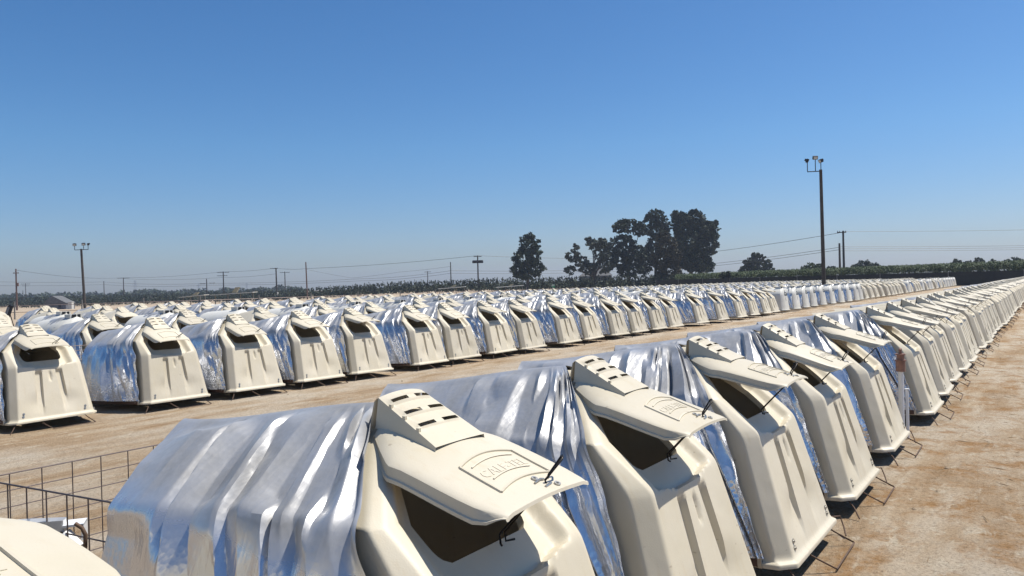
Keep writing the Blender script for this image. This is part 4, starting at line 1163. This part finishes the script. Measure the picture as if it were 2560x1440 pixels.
def wire(pts, r, label, sag=1.0, dz=0.0):
    m = MB(); P = []
    for a, b in zip(pts[:-1], pts[1:]):
        n = 16; L = (b-a).length
        for i in range(n+(1 if b is pts[-1] else 0)):
            t = i/n; p = lerp(a, b, t).copy(); p.z += dz-4*sag*(L/100)*t*(1-t); P.append(p)
    m.tube(P, r, 4); o = m.build('power_line', M_DARK); tag(o, words(label), 'power line', 'overhead power lines')
farL = at(-400, 690, 260); farR = at(2900, 566, 150)
T = TOP
d1 = Vector((0, 0, -0.4))
wire([T['a']+d1, T['d'], T['f'], T['g'], T['i']+Vector((0, 0, -2.2)), T['l'], at(1600, 645, 260), at(2111, 580, 152)], 0.045, 'long top power line crossing the whole sky above the fields', 0.75)
wire([T['d']+Vector((0, 0, -.5)), T['f']+Vector((0, 0, -2.5)), T['g']+Vector((0, 0, -2.2))], 0.04, 'lower wire between the crossarm poles left of centre', 0.8)
wire([farL, T['c']+d1, T['e']+Vector((0, 0, -2.0)), at(900, 697, 330), T['k']+Vector((0, 0, -3)), at(1600, 670, 300), at(2100, 618, 165)], 0.045, 'second power line sagging low over the orchard', 0.7)
wire([farL+Vector((0, 0, -2)), T['c']+Vector((0, 0, -1.8)), T['e']+Vector((0, 0, -2.8)), at(900, 702, 330), T['k']+Vector((0, 0, -3.9)), at(1600, 676, 300), at(2100, 624, 165)], 0.045, 'third power line running just under the second one', 0.7)
wire([at(2111, 579, 150), farR], 0.03, 'top wire leaving the tall right pole to the right edge', 0.4)
for k, (ya, yb) in enumerate(((617, 612), (622, 617), (627, 622))):
    wire([at(2101, ya, 165), at(2900, yb-4, 165)], 0.032, '%s wire of the low trio right of the right poles' % ('upper', 'middle', 'lower')[k], 0.3)
wire([T['i']+Vector((0, 0, -2.4)), at(880, 695, 260), at(1000, 680, 260), T['k']+Vector((0, 0, -1.5))], 0.03, 'slack wire drooping right from the tall bare brown pole', 0.8)

# ------------------------------------------------------------------ vegetation
def leaf_quads(mb, rnd, c, rad, n, size, mi=0, hollow=0.45):
    for k in range(n):
        while True:
            d = Vector((rnd.uniform(-1, 1), rnd.uniform(-1, 1), rnd.uniform(-1, 1)))
            if 0.05 < d.length < 1: break
        d = d.normalized()*lerp(hollow, 1.0, rnd.random()**0.6)
        p = Vector((c[0]+d.x*rad[0], c[1]+d.y*rad[1], c[2]+d.z*rad[2]))
        a = Vector((rnd.gauss(0, 1), rnd.gauss(0, 1), rnd.gauss(0, 1))).normalized()
        b = a.cross(Vector((rnd.gauss(0, 1), rnd.gauss(0, 1), rnd.gauss(0, 1)))).normalized()
        s = size*rnd.uniform(0.55, 1.4); a *= s; b *= s*0.62
        mb.add([p-a, p+b, p+a, p-b], [(0, 1, 2, 3)], mi)
def tree(name, label, D, blobs, trunk, mat, seed, n=60, size=0.42, cat='tree', group=None, clump=1.0, leaf2=None):
    """blobs: (px, py, rx, ry) in photo pixels at distance D -> real sized crown lobes with depth"""
    rnd = random.Random(seed); k = D/FPX
    g = ground_at(trunk[0], D)
    t = thing(name, words(label), cat, g, 0, group)
    mb = MB(); right = Vector((CR.x, CR.y, 0)).normalized(); fw = Vector((CF.x, CF.y, 0)).normalized()
    cents = []
    for (px, py, rx, ry) in blobs:
        C = at(px, py, D)-g; R = (rx*k, ry*k)
        cents.append(C)
        m = max(8, int(clump*R[0]*R[1]*13.5))
        for j in range(m):
            while True:
                d = Vector((rnd.uniform(-1, 1), rnd.uniform(-1, 1), rnd.uniform(-1, 1)))
                if d.length < 1: break
            d = d.normalized()*(d.length**0.45)
            c = C+right*d.x*R[0]*0.92+fw*d.y*R[0]*0.8+Vector((0, 0, d.z*R[1]*0.92))
            cr = rnd.uniform(0.5, 1.1)*min(1.0, 0.22*min(R)+0.40)
            leaf_quads(mb, rnd, c, (cr, cr, cr*0.75), int(n*0.55), size*0.78, 0, 0.3)
    mb.build('crown', mat, t)
    tb = MB(); H = trunk[2]; r0 = trunk[1]
    top = max(cents, key=lambda c: c.z)
    pts = [Vector((0, 0, -0.2)), Vector((0.1, 0, H*0.4)), lerp(Vector((0, 0, H)), Vector((top.x, top.y, H)), 0.35)]
    tb.tube(pts, r0, 8, r2=r0*0.62)
    for c in cents:
        st = pts[2]*rnd.uniform(0.55, 1.0) if c.z > pts[2].z*0.6 else pts[1]
        mid = lerp(st, c, 0.5)+Vector((rnd.uniform(-.5, .5), rnd.uniform(-.5, .5), rnd.uniform(0, .8)))
        tb.tube([st, mid, c], r0*0.42, 6, r2=r0*0.10)
    tb.build('trunk', M_BARK, t, 60)
    return t
tree('broadleaf_tree', 'solitary tall dark tree left of the big tree group', 205, [(1318, 610, 20, 24), (1308, 645, 28, 22), (1335, 640, 20, 26), (1300, 672, 26, 16), (1340, 672, 22, 16), (1326, 595, 12, 14), (1316, 686, 36, 12), (1343, 610, 9, 12)], (1318, 0.45, 5), L_DARK, 1, 46, 0.42, clump=0.62)
tree('broadleaf_tree', 'lower grey-green tree at the left end of the tree group', 205, [(1432, 640, 18, 16), (1440, 622, 10, 12), (1455, 655, 20, 16), (1490, 610, 24, 18), (1505, 630, 24, 24), (1475, 600, 14, 8), (1520, 605, 14, 12), (1425, 676, 14, 12), (1470, 675, 26, 16), (1510, 665, 24, 18)], (1488, 0.5, 5), L_GREY, 2, 46, 0.40, clump=0.55)
tree('broadleaf_tree', 'dark spreading tree with an umbrella top left of the group middle', 215, [(1570, 565, 40, 16), (1545, 572, 18, 12), (1600, 575, 20, 16), (1560, 605, 30, 18), (1585, 635, 34, 24), (1550, 650, 26, 26), (1575, 675, 34, 20), (1533, 625, 16, 14)], (1572, 0.6, 8), L_DARK, 3, 46, 0.44, clump=0.62)
tree('broadleaf_tree', 'feathery tall tree rising in the middle of the group', 220, [(1638, 535, 22, 14), (1625, 550, 16, 16), (1655, 555, 16, 18), (1640, 575, 26, 20), (1648, 600, 28, 18), (1625, 625, 22, 24), (1612, 660, 22, 28), (1670, 565, 10, 14)], (1640, 0.6, 9), L_MID, 4, 44, 0.42, clump=0.55)
tree('broadleaf_tree', 'huge dense dark tree forming the right half of the group', 212, [(1705, 560, 28, 30), (1735, 550, 24, 26), (1760, 575, 30, 24), (1720, 605, 42, 34), (1765, 615, 30, 28), (1780, 580, 18, 20), (1735, 650, 42, 32), (1760, 660, 26, 24), (1700, 640, 26, 34), (1695, 538, 16, 12), (1785, 560, 10, 10), (1740, 532, 12, 10)], (1725, 0.8, 6), L_DARK, 5, 48, 0.44, clump=0.70)
tree('broadleaf_tree', 'brownish round tree standing in front of the big dark tree', 196, [(1665, 610, 26, 24), (1680, 640, 26, 26), (1655, 650, 26, 28), (1672, 680, 32, 24), (1655, 695, 24, 14), (1660, 590, 16, 12)], (1665, 0.5, 4), L_BROWN, 6, 48, 0.40, clump=0.72)
tree('conifer_tree', 'small dark tree with drooping branches right of the group', 225, [(1888, 640, 12, 10), (1880, 655, 22, 10), (1895, 668, 30, 12), (1870, 672, 22, 10), (1920, 660, 10, 12), (1925, 676, 14, 10), (1860, 680, 12, 8), (1905, 645, 10, 10), (1888, 684, 34, 8)], (1888, 0.4, 4), L_DARK, 7, 42, 0.40, clump=0.8)
bush = [(2028, 668, 24, 10, 0.7, 'round pale green bush tree beyond the corn, left of the floodlight pole'), (2048, 664, 8, 9, 0.8, 'tiny dark bush tree touching the floodlight pole on its left'),
        (2078, 672, 14, 7, 0.8, 'low dark bush tree between the right poles beyond the corn'), (2160, 664, 30, 13, 0.9, 'wide flat dark bush tree right of the right utility poles'),
        (2195, 668, 14, 9, 0.9, 'small bush tree at the right end of the wide flat one'), (2340, 664, 12, 5, 0.7, 'low faint tree over the corn, first of the right skyline'),
        (2392, 656, 12, 8, 0.8, 'double topped small tree over the corn near the right edge'), (2420, 658, 10, 6, 0.8, 'tiny tree right of the double topped one over the corn'),
        (2447, 655, 14, 10, 0.8, 'rounded small tree over the corn, second from right edge'), (2482, 656, 10, 8, 0.8, 'thin small tree over the corn right of the rounded one'),
        (2535, 653, 26, 9, 0.9, 'wide small tree over the corn at the right edge'), (1815, 688, 16, 10, 0.9, 'bushy shoot rising over the corn right of the big trees'), (1980, 680, 18, 7, 0.8, 'low dark bush tree left of the pale round one')]
for i, (px, py, rx, ry, cl, lab) in enumerate(bush):
    D = 190 if px != 1815 else 150
    tree('bush_tree', lab, D, [(px, py, rx*0.7, ry), (px-rx*0.5, py+ry*0.4, rx*0.5, ry*0.7), (px+rx*0.5, py+ry*0.3, rx*0.5, ry*0.7), (px, py+14, rx*0.8, 12)], (px, 0.2, 2), [L_MID, L_DARK][i % 2] if i else L_CORN, 40+i, 34, 0.34, group='small trees beyond the corn', clump=1.0)
# orchard belt behind the yard (one mass)
def orchard():
    R = random.Random(21); mb = MB()
    px = -120.0
    while px < 1760:
        dD = interp(px, [-120, 500, 900, 1300, 1760], [330, 310, 250, 220, 185])
        hb = interp(px, [-120, 600, 1000, 1280, 1760], [1.18, 1.0, 0.95, 1.0, 0.90])
        for row in range(4):
            D = dD*(1+0.05*row)+R.uniform(-4, 4)
            for q in range(3):
                g = ground_at(px+R.uniform(-8, 8), D+R.uniform(-2, 2)); h = R.uniform(3.3, 4.0)*hb
                c = g+Vector((0, 0, R.uniform(0.2, 0.68)*h))
                leaf_quads(mb, R, c, (1.5, 1.5, h*0.30), 26, 0.36, 0, 0.1)
            for q in range(3):   # upright shoots give the fine spiky skyline
                g = ground_at(px+R.uniform(-8, 8), D); h = R.uniform(3.5, 4.15)*hb*R.choice((1, 1, 1, 1.1))
                c = g+Vector((0, 0, h-0.45)); leaf_quads(mb, R, c, (0.28, 0.28, 0.65), 7, 0.22, 0, 0.0)
        px += 1.5*FPX/dD
    o = mb.build('orchard', L_ORCH); tag(o, 'dark belt of orchard trees along the back of the yard', 'orchard', kind='stuff')
orchard()
def far_wood():
    R = random.Random(31); mb = MB(); px = -150.0
    while px < 760:
        D = R.uniform(620, 760); g = ground_at(px, D); h = R.uniform(5.0, 9.5)
        for j in range(4): leaf_quads(mb, R, g+Vector((R.uniform(-4, 4), R.uniform(-4, 4), R.uniform(.2, .8)*h)), (4.5, 4.5, h*0.25), 26, 1.3, 0, 0.2)
        px += R.uniform(4, 11)
    o = mb.build('far_wood', L_MID); tag(o, 'far-off line of taller trees on the left horizon', 'wood', kind='stuff')
far_wood()
# corn field on the right
def corn():
    R = random.Random(51); mb = MB()
    for k in range(9000):
        px = R.uniform(1690, 2800); 
        D0 = interp(px, [1690, 1900, 2560, 2800], [165, 140, 112, 106]); D = D0+1.2+26*R.random()**1.8
        g = ground_at(px, D); h = R.uniform(2.75, 3.35)*interp(px, [1690, 2100, 2560], [0.98, 1.06, 1.12]) + 0.012*(D-D0)
        lo = 0.35 if D-D0 < 3 else 0.72
        for j in range(6):
            z = h*lerp(lo, 0.97, R.random()); a = R.uniform(0, 6.28); d = Vector((math.cos(a), math.sin(a), 0)); l = R.uniform(0.35, 0.75)
            nn = Vector((-d.y, d.x, 0))*0.05; p = g+Vector((0, 0, z))
            m1 = p+d*l*0.5+Vector((0, 0, 0.22)); e = p+d*l+Vector((0, 0, R.uniform(-0.25, 0.2)))
            mb.add([p-nn, p+nn, m1+nn, m1-nn, e], [(0, 1, 2, 3), (3, 2, 4)])
        if R.random() < 0.4:
            p = g+Vector((0, 0, h)); mb.add([p+Vector((-.03, 0, -.3)), p+Vector((.03, 0, -.3)), p+Vector((R.uniform(-.1, .1), 0, .22))], [(0, 1, 2)])
    o = mb.build('corn_field', L_CORN); tag(o, 'tall green corn field behind the dark screen fence', 'corn', kind='stuff')
corn()
# dark screen fence along the field edge
def screen_fence():
    pts = [(1640, 170), (1900, 139), (2200, 124), (2560, 111), (2800, 105)]
    W = [ground_at(px, D) for px, D in pts]
    t = thing('screen_fence', 'low dark shade-cloth fence between hutches and corn', 'fence', W[0])
    m = MB(); o = W[0]
    for a, b in zip(W[:-1], W[1:]):
        d = (b-a).normalized(); nn = Vector((-d.y, d.x, 0))*0.02
        vs = [a-o-nn, b-o-nn, b-o+nn, a-o+nn]; vs += [v+Vector((0, 0, 2.15)) for v in vs]
        m.add(vs, [(0, 1, 5, 4), (2, 3, 7, 6), (4, 5, 6, 7), (1, 2, 6, 5), (3, 0, 4, 7)])
    m.build('shade_cloth', M_SHADECLOTH, t)
    for a, b in zip(W[:-1], W[1:]):
        n = max(1, int((b-a).length/7))
        for i in range(n):
            p = lerp(a, b, i/n)-o-Vector((CF.x, CF.y, 0))*0.12
            m = MB(); m.tube([p, p+Vector((0, 0, 2.25))], 0.05, 6); m.build('post', M_POST, t)
screen_fence()
# post and rail fence at the far side of the yard on the left
def yard_fence():
    W = [ground_at(px, D) for px, D in ((-150, 62), (500, 74), (1000, 92), (1500, 118))]
    o = W[0]; t = thing('yard_fence', 'thin post and wire fence along the far left side of the yard', 'fence', o)
    m = MB()
    for z in (0.6, 1.15):
        m.tube([w-o+Vector((0, 0, z)) for w in W], 0.025, 4)
    m.build('wires', M_WIRE, t)
    for a, b in zip(W[:-1], W[1:]):
        n = max(1, int((b-a).length/5))
        for i in range(n):
            p = lerp(a, b, i/n)-o; m = MB(); m.tube([p, p+Vector((0, 0, 1.55))], 0.06, 6); m.build('post', M_POST, t)
yard_fence()

# ------------------------------------------------------------------ far buildings and small things
def house(px, base, D, wpx, wall_h, roof_h, label, hip, wallm, ridge_frac=0.5):
    k = D/FPX; g = ground_at(px, D); w = wpx*k; dep = w*0.7
    t = thing('house', words(label), 'house', g, math.atan2(CR.y, CR.x))
    m = MB(); m.box((0, 0, wall_h/2), (w*0.92, dep*0.92, wall_h)); m.build('wall', wallm, t)
    m = MB(); e = w/2; f = dep/2
    if hip: rid = [(-e*0.45, 0, wall_h+roof_h), (e*0.45, 0, wall_h+roof_h)]
    else: rid = [(-e*0.2, -f, wall_h+roof_h), (-e*0.2, f, wall_h+roof_h)]
    if hip:
        vs = [(-e, -f, wall_h), (e, -f, wall_h), (e, f, wall_h), (-e, f, wall_h)]+rid
        m.add(vs, [(0, 1, 5, 4), (1, 2, 5), (2, 3, 4, 5), (3, 0, 4), (3, 2, 1, 0)])
    else:
        vs = [(-e, -f, wall_h), (e, -f, wall_h), (e, f, wall_h), (-e, f, wall_h)]+rid
        m.add(vs, [(1, 2, 5, 4), (3, 0, 4, 5), (0, 1, 4), (2, 3, 5), (3, 2, 1, 0)])
    m.build('roof', M_ROOFGREY, t)
    m = MB(); m.box((w*0.2, -dep*0.46-0.03, wall_h*0.5), (w*0.12, 0.08, wall_h*0.45)); m.build('window', M_DARK, t)
    return t
house(1500, 690, 248, 60, 4.2, 2.5, 'grey hip-roofed house half hidden below the tree group', True, M_WALLDARK)
house(1466, 690, 246, 34, 4.1, 1.1, 'low grey shed roof left of the hip-roofed house', True, M_WALLDARK)
house(148, 765, 205, 58, 1.7, 2.0, 'dark gabled barn with a pale roof edge at far left', False, M_WALLDARK)
def white_shed():
    g = ground_at(176, 198); t = thing('shed', 'small white box beside the barn at far left', 'shed', g, math.atan2(CR.y, CR.x))
    m = MB(); m.box((0, 0, 0.9), (1.0, 1.0, 1.8)); m.build('wall', M_WALLPALE, t)
    m = MB(); m.box((0, 0, 1.86), (1.15, 1.15, 0.12)); m.build('roof', M_WALLPALE, t)
white_shed()
def shelter(px, D, w, h, label, chute):
    g = ground_at(px, D); t = thing('feed_shelter', words(label), 'shelter', g, math.atan2(CR.y, CR.x), 'open shelters beyond the hutches')
    m = MB(); m.add([(-w/2, -1, h-0.25), (w/2, -1, h), (w/2, 1, h+0.02), (-w/2, 1, h-0.23), (-w/2, -1, h-0.17), (w/2, -1, h+0.08), (w/2, 1, h+0.1), (-w/2, 1, h-0.15)], [(3, 2, 1, 0), (4, 5, 6, 7), (0, 1, 5, 4), (1, 2, 6, 5), (2, 3, 7, 6), (3, 0, 4, 7)]); m.build('roof', M_WALLPALE, t)
    for s in (-0.45, -0.15, 0.15, 0.45):
        m = MB(); m.tube([(s*w, 0, 0), (s*w, 0, h-0.1+0.12*s)], 0.06, 6); m.build('post', M_POST, t)
    m = MB(); m.add([(-0.3, -0.2, h), (0.35, -0.2, h), (0.75, -0.2, h+chute), (0.25, -0.2, h+chute), (-0.3, 0.2, h), (0.35, 0.2, h), (0.75, 0.2, h+chute), (0.25, 0.2, h+chute)], [(0, 1, 2, 3), (7, 6, 5, 4), (0, 4, 5, 1), (1, 5, 6, 2), (2, 6, 7, 3), (3, 7, 4, 0)]); m.build('chute', M_TAN, t)
shelter(585, 100, 5.6, 1.85, 'white flat shelter roof with tan chute left of centre, largest', 0.75)
shelter(485, 110, 3.6, 1.7, 'smaller white flat shelter roof left of the largest one', 0.45)
shelter(1130, 120, 4.4, 1.75, 'low white shelter with short chute below the centre poles', 0.35)
shelter(1275, 135, 5.0, 1.7, 'thin white shelter with short chute in front of the solitary tree', 0.35)
def sign():
    g = ground_at(1383, 128); t = thing('sign', 'small green and white sign standing behind the hutches', 'sign', g, math.atan2(CR.y, CR.x))
    m = MB(); m.tube([(0, 0, 0), (0, 0, 1.9)], 0.04, 6); m.build('post', M_POST, t)
    m = MB(); m.box((0, -0.06, 1.55), (0.5, 0.03, 0.55)); m.box((0, -0.08, 1.68), (0.44, 0.012, 0.2), 1); m.build('panel', [M_SIGN, M_WALLPALE], t)
sign()
def tilted_board():
    g = ground_at(14, 46); t = thing('tilted_board', 'dark tilted board with a pale face at the left edge', 'board', g, math.atan2(CR.y, CR.x))
    m = MB(); q = Matrix.Rotation(0.35, 3, 'Y'); m.box((0.05, 0, 0.72), (0.30, 0.05, 1.5), 0, q); m.box((-0.06, -0.03, 0.70), (0.16, 0.02, 1.3), 1, q); m.build('panel', [M_DARK, M_CONC], t)
    m = MB(); m.tube([(0.2, 0.4, 0), (0.2, 0.0, 1.0)], 0.025, 6); m.build('prop', M_DARK, t)
tilted_board()
# ------------------------------------------------------------------ summer haze between the yard and the far trees
def haze():
    m = MB(); m.box((900, 400, 24), (2700, 3000, 60))
    mt = bpy.data.materials.new('haze'); mt.use_nodes = True; t = mt.node_tree; t.nodes.clear()
    o = t.nodes.new('ShaderNodeOutputMaterial'); v = t.nodes.new('ShaderNodeVolumePrincipled')
    v.inputs['Color'].default_value = (0.72, 0.80, 0.95, 1); v.inputs['Density'].default_value = 0.00032; v.inputs['Anisotropy'].default_value = 0.3
    t.links.new(v.outputs[0], o.inputs['Volume'])
    tag(m.build('haze', mt), 'thin summer haze over the fields', 'haze', kind='stuff')
if HAZE: haze()
print('hutches', n_h, 'covers', n_c, 'stuff', len(stuffH), len(stuffC))
